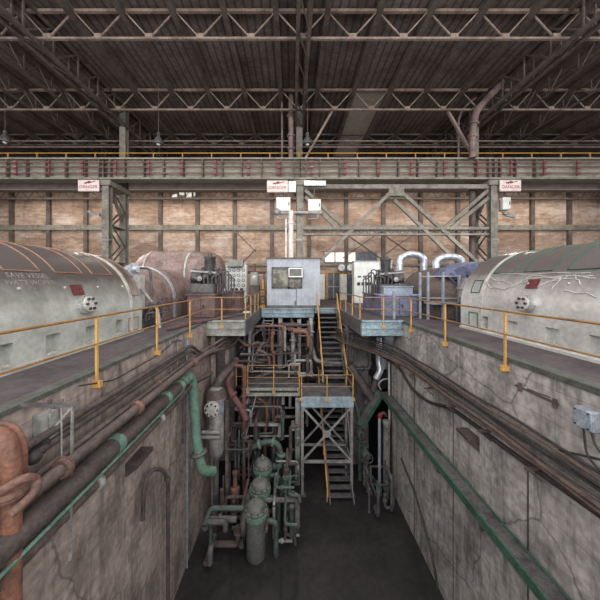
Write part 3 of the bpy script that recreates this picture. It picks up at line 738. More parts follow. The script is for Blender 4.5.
# ------------------------------------------------------------------ deck clutter on the far side
def cabinet(px0, px1, py0, Y, lab, kind):
    a, c = P(px0, 283, Y), P(px1, py0, Y)
    t = T('control_cabinet', lab, 'control cabinet', ((a.x+c.x)/2, Y, 0))
    w = MB(); w.box(a.x, c.x, Y, Y+.8, 0, c.z); w.build('body', 'cabinet', t, bevel=.02)
    W = c.x-a.x
    if kind == 'dials':
        for i in range(4):
            for j in range(4):
                x = a.x+W*(.3+.19*i); z = c.z-.5-.42*j
                w = MB(); w.cyl((x, Y, z), (x, Y-.03, z), .13, 14); d = w.build('dial', 'iron', t)
                w = MB(); w.cyl((x, Y-.03, z), (x, Y-.035, z), .09, 14); w.build('dial_face', 'white', d)
        for i in range(3):
            x = a.x+W*(.4+.2*i); w = MB(); w.box(x-.12, x+.12, Y-.06, Y, 1.0, 1.25); w.build('relay', 'dark', t)
    else:
        for i in range(3):
            x = a.x+W*(i+.5)/3; w = MB(); w.box(x-W/6+.03, x+W/6-.03, Y-.03, Y, .15, c.z-.15); d = w.build('door', 'cabinet', t, bevel=.01)
            w = MB(); w.box(x+W/6-.14, x+W/6-.1, Y-.07, Y-.03, c.z*.42, c.z*.52); w.build('handle', 'dark', d)
        for i in range(4):
            x = a.x+W*(.12+.11*i); w = MB(); w.box(x-.12, x+.12, Y-.07, Y-.03, 1.5+.0*i, 1.75); w.build('relay', 'dark', t)
        for i in range(3):
            x = a.x+W*(.14+.13*i); w = MB(); w.box(x-.13, x+.13, Y-.06, Y-.03, 2.15, 2.3); w.build('meter', 'vend', t)
    w = MB(); w.box(a.x-.03, c.x+.03, Y-.05, Y+.83, c.z, c.z+.1); w.build('top_cap', 'pale', t)
cabinet(222, 246.5, 264.5, 23, 'white control cabinet with rows of round dials left of the cabin', 'dials')
cabinet(354, 392, 262, 22.8, 'white control cabinet with doors and small meters behind the right valve gear', 'doors')
w = MB(); a, c = P(227,261,22.6), P(243,266,22.6); w.box(a.x, c.x, 22.6, 23, c.z, a.z+.12); w.cyl((a.x,22.6,c.z), (c.x,22.6,c.z), .1, 10)
one('cabinet_lamp', w, 'fascia_l', 'long hooded lamp fixed over the dial cabinet', 'lamp')
# metal bench block and red topped box
t = T('gauge_post', 'grey box with red pipe on top standing left of the cabin', 'gauge', (-2.9, 20.5, 0))
c = P(254.5, 283, 20.5)
w = MB(); w.box(c.x-.35, c.x+.35, 20.3, 20.9, .0, 1.5); w.build('stand', 'casing_d', t, bevel=.02)
w = MB(); w.box(c.x-.28, c.x+.28, 20.25, 20.7, 1.5, 2.5); w.build('case', 'fascia_l', t, bevel=.03)
w = MB(); w.cyl((c.x, 20.22, 2.15), (c.x, 20.26, 2.15), .14, 16); w.build('gauge_face', 'white', t)
w = MB(); w.cyl((c.x, 20.5, 2.5), (c.x, 20.5, 3.15), .1, 12); w.build('red_pipe', 'rust_r', t)
t = T('yellow_valve_post', 'yellow valve pillar with handwheels standing left of the cabin', 'valve', (-2.0, 18.8, 0))
c = P(263, 283, 18.8)
w = MB(); w.lathe((c.x, 18.8, 0), (0,0,1), [(0,.26),(.1,.26),(.14,.12),(.8,.12),(.85,.2),(1.2,.2),(1.3,.07),(1.9,.07),(1.95,.03)], 16); w.build('pillar', 'yellow', t)
for z in (1.0, .55):
    w = MB(); pts = [(c.x+.26*math.cos(a*PI/8), 18.46, z+.26*math.sin(a*PI/8)) for a in range(17)]; w.tube(pts, .03, 8); w.bar((c.x-.26,18.46,z), (c.x+.26,18.46,z), .03); w.bar((c.x,18.46,z-.26), (c.x,18.46,z+.26), .03); w.bar((c.x,18.46,z), (c.x,18.8,z), .04)
    w.build('handwheel', 'iron', t)
w = MB(); w.tube([(c.x+.1,18.8,.9), (c.x+.55,18.8,.9), (c.x+.55,18.8,0)], .07, 10, .2); w.build('side_pipe', 'yellow', t)
# doorway set of things at the right back
t = T('door_frame', 'orange timber framed doorway in the back right of the cabin', 'doorway', (5, 28.5, 0))
a, c = P(327, 283, 28.5), P(340, 273, 28.5)
w = MB(); w.box(a.x-.12, a.x+.12, 28.4, 28.6, 0, c.z); w.box(c.x-.12, c.x+.12, 28.4, 28.6, 0, c.z); w.box(a.x-.3, P(352,0,28.5).x, 28.38, 28.6, c.z, c.z+.22); w.build('frame', 'yellow', t)
w = MB(); w.box(a.x+.12, c.x-.12, 28.46, 28.52, .1, c.z); w.build('glazed_door', 'vend', t)
w = MB(); w.box(a.x+.1, c.x-.1, 28.42, 28.46, 1.25, 1.35); w.box((a.x+c.x)/2-.04, (a.x+c.x)/2+.04, 28.42, 28.46, .1, c.z); w.build('glazing_bar', 'pale', t)
def panel(p0, p1, Y, m, nm, lab, cat, d=.15, z0=None):
    a, c = P(p0[0], p1[1], Y), P(p1[0], p0[1], Y)
    w = MB(); w.box(a.x, c.x, Y, Y+d, a.z if z0 is None else z0, c.z); return one(nm, w, m, lab, cat, bevel=.02)
panel((340.5,274), (347,300), 26.5, 'white', 'white_locker', 'tall white locker right of the orange doorway', 'locker', .5, 0)
panel((347.6,274), (352,300), 26.5, 'vend', 'grey_locker', 'tall slate grey locker beside the white locker', 'locker', .5, 0)
panel((319.5,274), (325,292), 28, 'cabinet', 'pale_locker', 'pale locker between the cabin and the orange doorway', 'locker', .5, 0)
for px, lab in ((341.5, 'left of the two square clock faces on the back wall'), (350.5, 'right of the two square clock faces on the back wall')):
    a = P(px, 267.5, 27.5); t = T('wall_clock', lab, 'clock', a)
    w = MB(); w.box(a.x-.4, a.x+.4, 27.5, 27.75, a.z-.42, a.z+.42); w.build('case', 'vend', t, bevel=.03)
    w = MB(); w.cyl((a.x, 27.5, a.z), (a.x, 27.46, a.z), .34, 20); w.build('face', 'white', t)
    w = MB(); w.bar((a.x, 27.45, a.z), (a.x+.2, 27.45, a.z+.08), .03); w.bar((a.x, 27.45, a.z), (a.x-.05, 27.45, a.z+.26), .02); w.build('hands', 'dark', t)
    w = MB(); w.bar((a.x, 27.6, a.z-.4), (a.x, 27.6, 0), .1); w.build('stand', 'grey_d', t)
w = MB(); w.tube([P(245,272.5,24.5), P(266,272.5,24.5)], .12, 10); w.bar(P(247,272.5,24.5), V((P(247,0,24.5).x, 24.5, 0)), .1); w.bar(P(264,272.5,24.5), V((P(264,0,24.5).x, 24.5, 0)), .1)
one('red_bar_stand', w, 'rust_r', 'dull red bar on legs between the dial cabinet and the cabin', 'stand')

# ------------------------------------------------------------------ control cabin
X0, X1, Y0c, ZC = -1.67, 1.87, 18.05, 3.3
t = T('control_cabin', 'pale blue grey corrugated control cabin with a window, over the pit', 'cabin', ((X0+X1)/2, 19.3, .0))
wx0, wx1, wz0, wz1 = P(272.5,0,Y0c).x, P(301.5,0,Y0c).x, P(0,287.5,Y0c).z, P(0,268,Y0c).z
w = MB()
def corr(x0, x1, z0, z1):
    n = max(2, int((x1-x0)/.06)); pr = []
    A = []; B = []
    for i in range(n+1):
        x = x0+(x1-x0)*i/n; y = Y0c+(.035 if (i % 4) in (1, 2) else 0)
        A.append(w.bm.verts.new((x, y, z0))); B.append(w.bm.verts.new((x, y, z1)))
    for i in range(n): w.bm.faces.new((A[i], A[i+1], B[i+1], B[i]))
corr(X0, wx0, .2, ZC); corr(wx1, X1, .2, ZC); corr(wx0, wx1, .2, wz0); corr(wx0, wx1, wz1, ZC)
w.build('front_siding', 'cabin', t)
w = MB(); w.box(X0, X0+.08, Y0c+.03, 20.6, .2, ZC); w.box(X1-.08, X1, Y0c+.03, 20.6, .2, ZC); w.box(X0, X1, 20.5, 20.6, .2, ZC); w.build('side_wall', 'cabin', t)
w = MB(); w.box(X0+.09, X1-.09, 20.4, 20.48, .3, ZC-.02); w.build('inner_wall', 'cabin_in', t)
w = MB(); w.box(X0-.06, X1+.06, Y0c-.06, 20.66, ZC, ZC+.09); w.build('roof', 'grey_d', t)
w = MB(); w.box(X0-.02, X1+.02, Y0c-.03, 20.6, .03, .2); w.build('base_frame', 'grey_d', t)
w = MB()
for x in (wx0, (wx0+wx1)/2+.12, wx1): w.box(x-.06, x+.06, Y0c-.05, Y0c+.06, wz0-.06, wz1+.06)
for z in (wz0, wz1): w.box(wx0, wx1, Y0c-.05, Y0c+.06, z-.06, z+.06)
fr = w.build('window_frame', 'iron', t)
w = MB(); w.box(wx0, wx1, Y0c+.01, Y0c+.03, wz0, wz1); w.build('pane', 'glass', t)
ax0, ax1, az0, az1 = P(288.5,0,17.8).x, P(302.5,0,17.8).x, P(0,277.5,17.8).z, P(0,268,17.8).z
w = MB(); w.box(ax0, ax1, 17.6, 18.3, az0, az1); ac = w.build('air_conditioner', 'cabinet', t, bevel=.03)
w = MB(); w.box(ax0+.07, ax1-.07, 17.585, 17.6, az0+.1, az1-.07); w.build('grille', 'iron', ac)
w = MB()
for i in range(7): w.box(ax0+.09, ax1-.09, 17.57, 17.59, az0+.13+i*.06, az0+.15+i*.06)
w.build('louvre', 'grey', ac)
w = MB(); w.box(.28, .31, Y0c-.02, Y0c+.02, .22, wz0-.1); w.box(-.3, .32, Y0c-.02, Y0c+.02, wz0-.1, wz0-.07); w.build('panel_seam', 'grey_d', t)
w = MB(); w.box(.2, .26, Y0c-.06, Y0c, .25, .5); w.build('outlet_box', 'iron', t)

# ------------------------------------------------------------------ deck edge beams / platforms
def fascia(x0, x1, y, z0, z1, m, lab, nm='platform_edge_beam', side=None):
    t = T(nm, lab, 'edge beam', ((x0+x1)/2, y, z0))
    w = MB(); w.box(x0, x1, y-.06, y+.06, z0, z1); w.build('face_plate', m, t, bevel=.01)
    w = MB(); w.box(x0, x1, y-.12, y-.06, z0+(z1-z0)*.48, z0+(z1-z0)*.54); w.build('rib', m, t)
    w = MB(); w.box(x0, x1, y-.14, y+.1, z1-.05, z1+.02); w.build('top_flange', m, t)
    if side:
        sx_, ye = side
        w = MB(); w.box(sx_-.06, sx_+.06, y+.06, ye, z0, z1); w.build('side_plate', 'grey_d', t)
fascia(-3.95, -2.1, 12.04, -.66, .01, 'fascia_l', 'pale grey edge beam on the front of the left platform', side=(-2.12, 18))
fascia(3.1, 4.95, 12.04, -.66, .01, 'fascia_r', 'pale blue edge beam on the front of the right platform', side=(3.12, 18))
fascia(-2.02, 1.45, 17.95, -.6, .0, 'fascia_r', 'blue grey edge beam under the front of the control cabin')
fascia(1.5, 3.05, 17.93, -.3, .02, 'fascia_r', 'short blue edge beam at the head of the upper stair')

# ------------------------------------------------------------------ railings
def railing(lab, posts, path, h, mids, base=None, m='yellow', r=.024, pw=.043, low=-.14, rails=True, name='railing', group=None):
    t = T(name, lab, 'railing', posts[len(posts)//2], group)
    for p in posts:
        p = V(p); w = MB(); w.box(p.x-pw/2, p.x+pw/2, p.y-pw/2, p.y+pw/2, p.z+low, p.z+h); po = w.build('post', m, t)
        if low < 0:
            w = MB(); w.box(p.x-.09, p.x+.09, p.y-.04, p.y+.04, p.z+low-.06, p.z+low+.06); w.build('foot_bracket', m, po)
    w = MB(); w.tube([V(p)+V((0,0,h)) for p in path], r, 8, .12); w.build('top_rail', 'rail' if m == 'yellow' else m, t)
    for z in mids:
        w = MB(); w.tube([V(p)+V((0,0,z)) for p in path], r*.8, 8, .1); w.build('mid_rail', 'rail' if m == 'yellow' else m, t)
    return t
xl, xr = XL+.07, XR-.07
railing('yellow railing along the left deck edge ending at the left platform', [(xl,5.16,0), (xl,7.46,0), (xl,9.87,0), (-3.1,11.93,0)],
        [(xl,1.5,0), (xl,11.9,0), (-2.2,11.93,0)], 1.05, [.53], low=-.24)
railing('yellow railing on the inner side of the left platform', [(-2.17,12.6,0), (-2.17,14.2,0), (-2.17,15.8,0), (-2.17,17.3,0)], [(-2.17,12.1,0), (-2.17,17.4,0)], 1.05, [.53], low=0)
railing('yellow railing along the right deck edge ending at the right platform', [(xr,6.12,0), (xr,8.52,0), (xr,10.96,0), (4.04,11.93,0)],
        [(xr,1.5,0), (xr,11.9,0), (3.2,11.93,0)], 1.05, [.53], low=-.24)
railing('yellow railing on the inner side of the right platform', [(3.17,12.6,0), (3.17,14.2,0), (3.17,15.9,0), (3.17,17.6,0)], [(3.17,12.1,0), (3.17,17.9,0)], 1.05, [.53], low=0)

# ------------------------------------------------------------------ landing, side platform, tower, stairs
ZL = -3.76
t = T('stair_landing', 'grey steel stair landing with pale blue front, halfway down the pit', 'landing', (1.7, 13.6, ZL-.4))
w = MB(); w.box(.43, 2.95, 12.96, 14.7, ZL-.08, ZL); w.build('deck_plate', 'grey_d', t)
w = MB(); w.box(.43, 2.95, 12.9, 12.96, ZL-.5, ZL); w.build('front_plate', 'fascia_r', t)
w = MB(); w.box(.43, .5, 12.96, 14.7, ZL-.4, ZL-.08); w.box(2.88, 2.95, 12.96, 14.7, ZL-.4, ZL-.08); w.build('side_beam', 'grey_d', t)
t = T('side_platform', 'grey steel platform with pipe rails left of the stair landing', 'platform', (-1.1, 14.6, ZL-.4))
w = MB(); w.box(-2.6, .4, 14.06, 16.2, ZL-.08, ZL); w.build('deck_plate', 'grey_d', t)
w = MB(); w.box(-2.6, .4, 14.0, 14.06, ZL-.42, ZL-.26); w.box(-2.6, .4, 13.98, 14.06, ZL-.12, ZL); w.build('front_beam', 'fascia_l', t)
w = MB(); w.box(-2.6, .4, 14.06, 14.12, ZL-.26, ZL-.12); w.build('web_plate', 'dark', t)
lr = railing('yellow railing on three sides of the stair landing', [(.46,12.93,ZL), (1.67,12.88,ZL), (2.92,12.93,ZL), (2.92,14.5,ZL)], [(.46,12.9,ZL), (2.92,12.9,ZL), (2.92,14.6,ZL)], 1.05, [.5], low=-.12)
railing('yellow railing with four rails on the left side platform', [(-2.3,14.03,ZL), (-.95,13.98,ZL), (.38,14.03,ZL)], [(-2.3,14.0,ZL), (.38,14.0,ZL)], 1.18, [.25,.55,.85], low=-.2)
railing('short yellow railing left of the red standing pipe', [(-2.95,14.3,ZL), (-2.45,14.3,ZL)], [(-2.95,14.3,ZL), (-2.45,14.3,ZL)], 1.05, [.5], low=0)
t = T('support_tower', 'grey cross braced steel tower carrying the stair landing', 'tower', (1.67, 13.6, ZP))
zt = ZL-.5; zb = -6.85
for x in (.5, 2.86):
    for y in (12.98, 14.3):
        w = MB(); w.box(x-.06, x+.06, y-.05, y+.05, ZP, zt+.05 if y < 13.5 else ZL-.08); w.build('leg', 'grey', t)
        w = MB(); w.box(x-.16, x+.16, y-.14, y+.14, ZP, ZP+.03); w.build('foot_plate', 'grey_d', t)
for y in (12.95, 14.3):
    for a, c in (((.5,zt), (2.86,zb)), ((2.86,zt), (.5,zb))):
        w = MB(); w.bar((a[0], y, a[1]), (c[0], y+.03, c[1]), .035, .1); w.build('cross_brace', 'grey', t)
    w = MB(); w.bar((.44, y-.03, zb), (2.92, y-.03, zb), .06, .13); w.build('tie_bar', 'grey', t)
w = MB(); w.box(1.5, 1.86, 12.92, 12.97, (zt+zb)/2-.15, (zt+zb)/2+.15); w.build('gusset_plate', 'grey', t)
for x in (.5, 2.86):
    w = MB(); w.bar((x, 12.98, zb), (x, 14.3, zt), .05); w.bar((x, 12.98, zb), (x, 14.3, zb), .06); w.build('side_brace', 'grey', t)
def stair(x0, x1, ya, za, yb, zb_, n, lab, hand, dark):
    t = T('stair', lab, 'stair', ((x0+x1)/2, ya, za))
    for x in (x0, x1):
        w = MB(); w.bar((x, ya, za), (x, yb, zb_), .05, .24); w.build('stringer', 'grey_d', t)
    for i in range(1, n):
        f = i/n; y = ya+(yb-ya)*f; z = za+(zb_-za)*f
        w = MB(); w.box(x0+.02, x1-.02, y-.06, y+.17, z-.02, z+.02); w.box(x0+.02, x1-.02, y-.07, y-.055, z-.04, z+.025); w.build('tread', 'grey_d', t)
    for x in hand:
        top = []
        for f in (0.02, .35, .68, .98):
            y = ya+(yb-ya)*f; z = za+(zb_-za)*f
            w = MB(); w.bar((x, y, z), (x, y, z+.95), .045); w.build('handrail_post', 'yellow', t)
        a, c = V((x, ya, za+.95)), V((x, yb, zb_+.95))
        w = MB(); w.tube([a+V((0,-.25,-.4)), a, c, c+V((0,.3,.02))], .028, 8, .15); w.build('handrail', 'yellow', t)
        w = MB(); w.tube([a-V((0,0,.42)), c-V((0,0,.42))], .02, 8); w.build('mid_rail', 'yellow', t)
stair(1.72, 2.9, 14.6, ZL, 17.85, 0, 14, 'upper steel stair with yellow handrails rising from the landing to the deck', (1.66, 2.97), 0)
stair(1.75, 2.85, 12.4, ZP, 16.6, -4.5, 18, 'lower steel stair descending under the landing to the pit floor', (1.62, ), 1)
w = MB(); w.box(1.5, 3.0, 16.6, 17.9, -4.6, -4.5); one('rear_landing', w, 'grey_d', 'dark steel landing at the head of the lower stair', 'landing')
# frame column under the cabin
for px, y0_, y1_, Y, lab in ((299, 0, 0, 16.8, 'pale grey steel post below the right corner of the cabin'), (280, 0, 0, 17.4, 'grey steel post below the middle of the cabin')):
    X = P(px, 283, Y).x; w = MB(); w.box(X-.1, X+.1, Y-.02, Y+.02, ZP, -.6); w.box(X-.1, X+.1, Y+.18, Y+.22, ZP, -.6); w.box(X-.02, X+.02, Y+.02, Y+.18, ZP, -.6)
    one('steel_post', w, 'grey', lab, 'post')
w = MB(); c = P(297.5, 283, 13.9); w.box(c.x-.11, c.x+.11, 13.6, 13.82, ZP, ZL-.42); one('steel_post', w, 'fascia_l', 'pale steel post under the join of landing and side platform', 'post')

# ------------------------------------------------------------------ pipes
def pipe(lab, pts, r, m, nm='pipe', cat='pipe', fil=.25, flanges=(), fm=None, group=None, n=12, bands=()):
    """pts in world coordinates; flanges = fractions along the straight polyline"""
    pts = [V(p) for p in pts]
    mn = V((sum(p.x for p in pts)/len(pts), sum(p.y for p in pts)/len(pts), min(p.z for p in pts)))
    w = MB(); w.tube(pts, r, n, fil)
    if not flanges and not bands: return one(nm, w, m, lab, cat, group)
    t = T(nm, lab, cat, mn, group); w.build('tube', m, t)
    for fl in flanges:
        i = int(fl); p = pts[i].lerp(pts[i+1], fl-i); d = (pts[i+1]-pts[i]).normalized()
        w = MB(); w.lathe(p-d*.06, d, [(0,r*1.45),(.045,r*1.7),(.055,r*1.7),(.065,r*1.4),(.075,r*1.7),(.085,r*1.7),(.12,r*1.45)], 18); w.build('flange', fm or m, t)
    for fl in bands:
        i = int(fl); p = pts[i].lerp(pts[i+1], fl-i); d = (pts[i+1]-pts[i]).normalized()
        w = MB(); w.lathe(p-d*.09, d, [(0,r*1.08),(.18,r*1.08)], 18); w.build('band', fm or m, t)
    return t
def W(ratio, off, Y):       # a point of the left wall run: ratio of drop to distance from the wall vanishing point
    X = XL+off; return V((X, Y, EYE+ratio*X))
# left wall runs
for dz, lab in ((0, 'upper dark lagged pipe high along the left pit wall'), (-.17, 'lower dark lagged pipe high along the left pit wall')):
    pipe(lab, [(-3.55,1.5,-.50+dz), (-3.55,9.5,-.5+dz), (-3.45,10.2,-.95+dz), (-3.2,11.2,-1.05+dz), (-2.9,13.2,-.9+dz)], .055, 'lag', 'lagged_pipe')
pipe('thin rusty pipe with flanges along the left pit wall', [(-3.5,1.6,-.95), (-3.5,9.9,-.95), (-3.3,11.2,-.9), (-2.9,13.0,-.7), (-2.7,14.2,-.75)], .055, 'rust_d', 'rusty_pipe', flanges=(.66,), fm='rust')
pipe('thin black conduit between the rusty pipes on the left pit wall', [(-3.62,1.5,-1.15), (-3.62,11.5,-1.1)], .03, 'cable', 'conduit')
pipe('thick rusty brown pipe with flanges along the left pit wall', [(-3.3,3.3,-.97), (-3.3,9.2,-.97), (-3.25,10.4,-1.0), (-3.1,12.0,-1.25), (-2.95,13.5,-1.4), (-2.8,14.8,-1.1)], .09, 'rust_d', 'rusty_pipe', flanges=(.1,.415,.97), fm='rust')
pipe('dark lagged pipe with green bands on the left pit wall turning down as green pipe', [(-3.4,1.6,-1.42), (-3.4,8.3,-1.42)], .17, 'lag', 'lagged_pipe', bands=(.535,.84,.97), fm='green')
pipe('bright green pipe bending down the left pit wall to an elbow', [(-3.4,8.31,-1.42), (-3.42,9.15,-1.4), (-3.38,9.3,-2.3), (-3.26,9.2,-3.7), (-3.06,9.2,-4.72), (-2.8,9.6,-5.0)], .16, 'green', 'green_pipe', fil=.6, flanges=(3.4,), fm='grey_d')
pipe('green edge pipe running under the dark lagged pipe', [(-3.32,1.6,-1.66), (-3.32,8.3,-1.6)], .03, 'green', 'green_pipe')
pipe('lowest grey brown pipe on the left pit wall with pale fittings', [(-3.5,1.8,-1.88), (-3.45,8.2,-1.85), (-3.42,9.3,-1.75), (-3.3,11.0,-2.0)], .09, 'rust_d', 'lower_pipe', flanges=(.47,.82), fm='grey')
w = MB(); w.tube([(-3.76,9.67,ZP), (-3.76,9.67,-.8), (-3.76,9.7,-.3)], .035, 8); one('blue_conduit', w, 'blue_g', 'thin blue grey conduit running straight down the left pit wall', 'conduit')
w = MB(); w.cyl((-3.6,8.9,-1.9), (-3.6,8.9,-3.6), .035, 8); one('drop_pipe', w, 'lag', 'short dark drop pipe below the green bands', 'pipe')
# near elbows at the lower left
pipe('thick orange rusty elbow pipe at the lower left edge', [P(-30,434,3.25), P(4,436,3.25), P(11,458,3.25), P(11,520,3.25), P(11,640,3.3)], .105, 'rust_o', 'elbow_pipe', fil=.35, flanges=(2.55,), fm='rust')
pipe('thinner orange pipe arching above the thick rusty elbow', [P(-20,424,3.45), P(13,426,3.45), P(23,442,3.45), P(23,478,3.45)], .05, 'rust_o', 'elbow_pipe', fil=.25)
pipe('curved rusty branch pipe joining the thick elbow at the lower left', [P(-20,500,3.05), P(5,489,3.05), P(25,477,3.15), P(37,479,3.3), P(36,492,3.2), P(10,515,3.0)], .05, 'rust', 'elbow_pipe', fil=.3)
p = P(34, 458, 3.6)
w = MB(); w.ball(p, .085); w.lathe(p+V((-.1,.05,0)), (-.4,1,.0), [(0,.06),(.2,.06),(.21,.13),(.26,.13),(.28,.06),(.6,.06)], 14); one('dark_valve', w, 'cable', 'small black valve body behind the orange elbows', 'valve')
# small U pipe and bracket with its shadow built as a dark wedge on left wall
pipe('small dark hooped pipe low on the left pit wall', [P(143,520,6.6), P(144,484,6.6), P(152,469,6.9), P(163,469,7.3), P(168,480,7.5), P(168,640,7.5)], .05, 'lag', 'hoop_pipe', fil=.35, flanges=(3.9,))
w = MB(); c = P(135, 459, 6.5); w.prism([(XL, c.z+.12), (XL+.3, c.z+.12), (XL+.3, c.z+.02), (XL, c.z-.2)], c.y-.35, c.y+.3); one('bracket_and_shadow', w, 'lag', 'dark wedge of bracket and shadow on the left pit wall below the pipes', 'bracket')
# hangers
def hanger(lab, Y, arm, rods, post, diag):
    t = T('pipe_hanger', lab, 'pipe hanger', (XL+.3, Y, -.3))
    z = -.07 if Y > 5 else -.12
    a0, a1 = arm
    w = MB(); w.bar(a0, a1, .06, .05); w.build('arm', 'grey_d', t)
    for p, q in rods:
        w = MB(); w.cyl(p, q, .012, 8); w.build('rod', 'grey', t)
        w = MB(); w.cyl(V(p)+V((0,0,.03)), V(p)+V((0,0,.07)), .03, 8); w.build('nut', 'grey_d', t)
    if post: w = MB(); w.bar(post[0], post[1], .03, .03); w.build('strap', 'grey', t)
    if diag: w = MB(); w.bar(diag[0], diag[1], .03, .03); w.build('brace', 'grey', t)
Yh = 4.05
A0, A1 = P(18,405,3.75), P(77,405,4.2)
hanger('grey angle pipe hanger with rods near the lower left, under the deck edge', Yh, (A0, A1), [(P(50,404,4.0), P(50,446,4.0)), (P(61.5,404,4.1), P(61.5,460,4.05))],
       (P(72.5,406,4.15), P(70,560,4.15)), (P(71,408,4.15), P(36,448,3.95)))
A0, A1 = P(166,342,8.3), P(181,340.5,9.0)
hanger('small grey pipe hanger farther along under the left deck edge', 8.6, (A0, A1), [(P(171,341,8.5), P(171,375,8.3)), (P(177.5,341,8.8), P(177.5,368,8.7))], (P(168,342,8.4), P(168,353,8.4)), None)
w = MB(); w.box(XL+.01, XL+.2, 3.95, 4.15, -.75, -.25); one('concrete_stub', w, 'fascia_l', 'pale square stub on the left pit wall under the deck edge', 'stub')
pipe('thin black cable drooping along the kerb of the left deck', [(xl+.03,4.7,-.1), (xl+.03,5.6,-.33), (xl+.03,7.6,-.3), (xl+.03,8.4,-.16)], .014, 'cable', 'cable', 'cable')
# red pipe lying on the left deck, small debris
w = MB(); w.tube([P(165,330,9.75)*1+V((0,0,0)), V((-4.2,11.2,.06)), V((-3.0,13.0,.06))], .05, 10); 
for v in w.bm.verts: pass
one('red_hose', w, 'rust_r', 'red pipe lying on the left deck in front of the pedestal', 'pipe')
w = MB(); w.tube([V((-4.35,9.4,.05)), V((-3.95,11.0,.05)), V((-2.5,14.2,.05))], .035, 8); one('dark_bar', w, 'lag', 'dark bar lying beside the red pipe on the left deck', 'bar')
w = MB(); w.box(-2.75, -2.4, 15.2, 15.5, 0, .08); one('white_scrap', w, 'white', 'small white scrap lying on the left platform', 'scrap')

# ------------------------------------------------------------------ grey vessel on the left
c = P(216, 283, 11.5); cx = c.x
t = T('vessel', 'grey upright pressure vessel with bolted round flange at the end of the left pit wall', 'vessel', (cx, 11.5, -5.9))
w = MB(); w.lathe((cx, 11.5, -5.8), (0,0,1), [(0,.12),(.15,.26),(.4,.34),(1.4,.34),(1.42,.33),(2.5,.33),(2.52,.4),(2.62,.4),(2.66,.36),(2.8,.36),(3.0,.26),(3.1,.14)], 26); w.build('shell', 'grey', t)
w = MB(); w.lathe((cx, 11.5, -3.75), (0,0,1), [(0,.345),(.55,.345)], 26); w.build('sleeve', 'blue_g', t)
w = MB(); w.lathe((cx, 11.5, -3.2), (0,0,1), [(0,.35),(.05,.42),(.3,.38),(.4,.3)], 26); w.build('head', 'rust_d', t)
fc = P(212, 409.5, 11.05)
w = MB(); w.cyl((cx, 11.5, fc.z), (fc.x, fc.y+.05, fc.z), .2, 18); w.build('nozzle', 'grey', t)
w = MB(); w.lathe((fc.x, fc.y+.06, fc.z), (-.1,-1,0), [(0,.32),(.1,.32),(.11,.29)], 22); fl = w.build('round_flange', 'pale', t)
for i in range(8):
    a = i*PI/4; p = V((fc.x+.24*math.cos(a), fc.y-.05, fc.z+.24*math.sin(a))); w = MB(); w.cyl(p, p+V((0,-.05,0)), .035, 8); w.build('bolt', 'dark', fl)
w = MB(); w.tube([(cx-.45, 11.05, -4.42), (cx+.3, 11.05, -4.42)], .08, 12); w.tube([(cx-.45, 11.05, -4.62), (cx+.3, 11.05, -4.62)], .08, 12); w.box(cx-.2, cx-.1, 11.0, 11.3, -4.7, -4.35); w.build('side_pipes', 'grey', t)
w = MB(); w.tube([(cx, 11.5, -2.75), P(219,380,11.6), P(229,369,12.4), P(236,360,13.2)], .17, 14, .4); w.build('top_pipe', 'rust_d', t)
w = MB(); w.cyl((cx, 11.5, ZP), (cx, 11.5, -5.7), .12, 12); w.build('drain_leg', 'grey_d', t)
pipe('thick dull red elbow pipe beside the grey vessel', [P(233,372,12.8), P(227,380,12.6), P(230,392,12.6), P(241,408,12.6), P(246,420,12.6)], .15, 'rust_r', 'red_pipe', fil=.4, flanges=(2.2,))
pipe('tall red orange standing pipe in front of the side platform', [P(226,364.5,12.7), P(243.8,366,12.7), P(244,465,12.7), P(244,520,12.7)], .085, 'rust_r', 'red_pipe', fil=.2, flanges=(1.3,1.75))
pipe('thin rusty pipe standing left of the tall red pipe', [P(236,425,13.5), P(227.5,428,13.5), P(227.5,470,13.5)], .05, 'rust', 'rusty_pipe')
w = MB(); w.box(cx-.5, cx-.3, 12.4, 12.6, ZP, -.66); w.box(cx+.05, cx+.2, 12.9, 13.05, ZP, -.66); one('pipe_post', w, 'conc_l', 'pale posts standing at the end of the left pit wall under the platform', 'post')
# filter vessels
for i, (px, py, Y) in enumerate(((262.5,462,12.2), (260,483,11.1), (256,505,10.1))):
    c = P(px, py, Y); lab = ('farthest of three green flanged round filter pots in the pit', 'middle one of three green flanged round filter pots in the pit', 'nearest of three green flanged round filter pots in the pit')[i]
    t = T('filter_pot', lab, 'filter', (c.x, c.y, ZP), 'green filter pots')
    w = MB(); w.lathe((c.x, c.y, ZP), (0,0,1), [(0,.34),(.05,.36),(c.z-ZP-.5,.36),(c.z-ZP-.35,.34)], 26); w.build('body', 'cap', t)
    w = MB(); w.lathe((c.x, c.y, c.z-.36), (0,0,1), [(0,.44),(.16,.44),(.17,.4)], 26); w.build('flange', 'green', t)
    w = MB(); w.lathe((c.x, c.y, c.z-.19), (0,0,1), [(0,.42),(.08,.42),(.1,.36),(.22,.33),(.3,.25),(.34,.12)], 26); w.build('cap', 'cap', t)
    for k_ in range(10):
        a = k_*PI/5; p = V((c.x+.385*math.cos(a), c.y+.385*math.sin(a), c.z-.12)); w = MB(); w.cyl(p, p+V((0,0,.07)), .03, 6); w.build('bolt', 'green_d', t)
    w = MB(); w.cyl((c.x, c.y, c.z+.1), (c.x, c.y, c.z+.32), .035, 8); w.build('vent', 'grey', t)
    w = MB(); w.tube([(c.x+.3, c.y, c.z-.6), (c.x+.75, c.y, c.z-.6), (c.x+.75, c.y, ZP)], .1, 10, .2); w.build('outlet_pipe', 'valve_g', t)
pipe('green and grey looped pipe above the round filter pots', [P(243,452,12.9), P(257,445,12.8), P(268,441,12.8), P(278,443,12.8), P(281.5,455,12.7), P(280,468,12.6), P(272,466,12.4)], .13, 'valve_g', 'green_pipe', fil=.4, flanges=(1.2,2.5,4.0), fm='green')
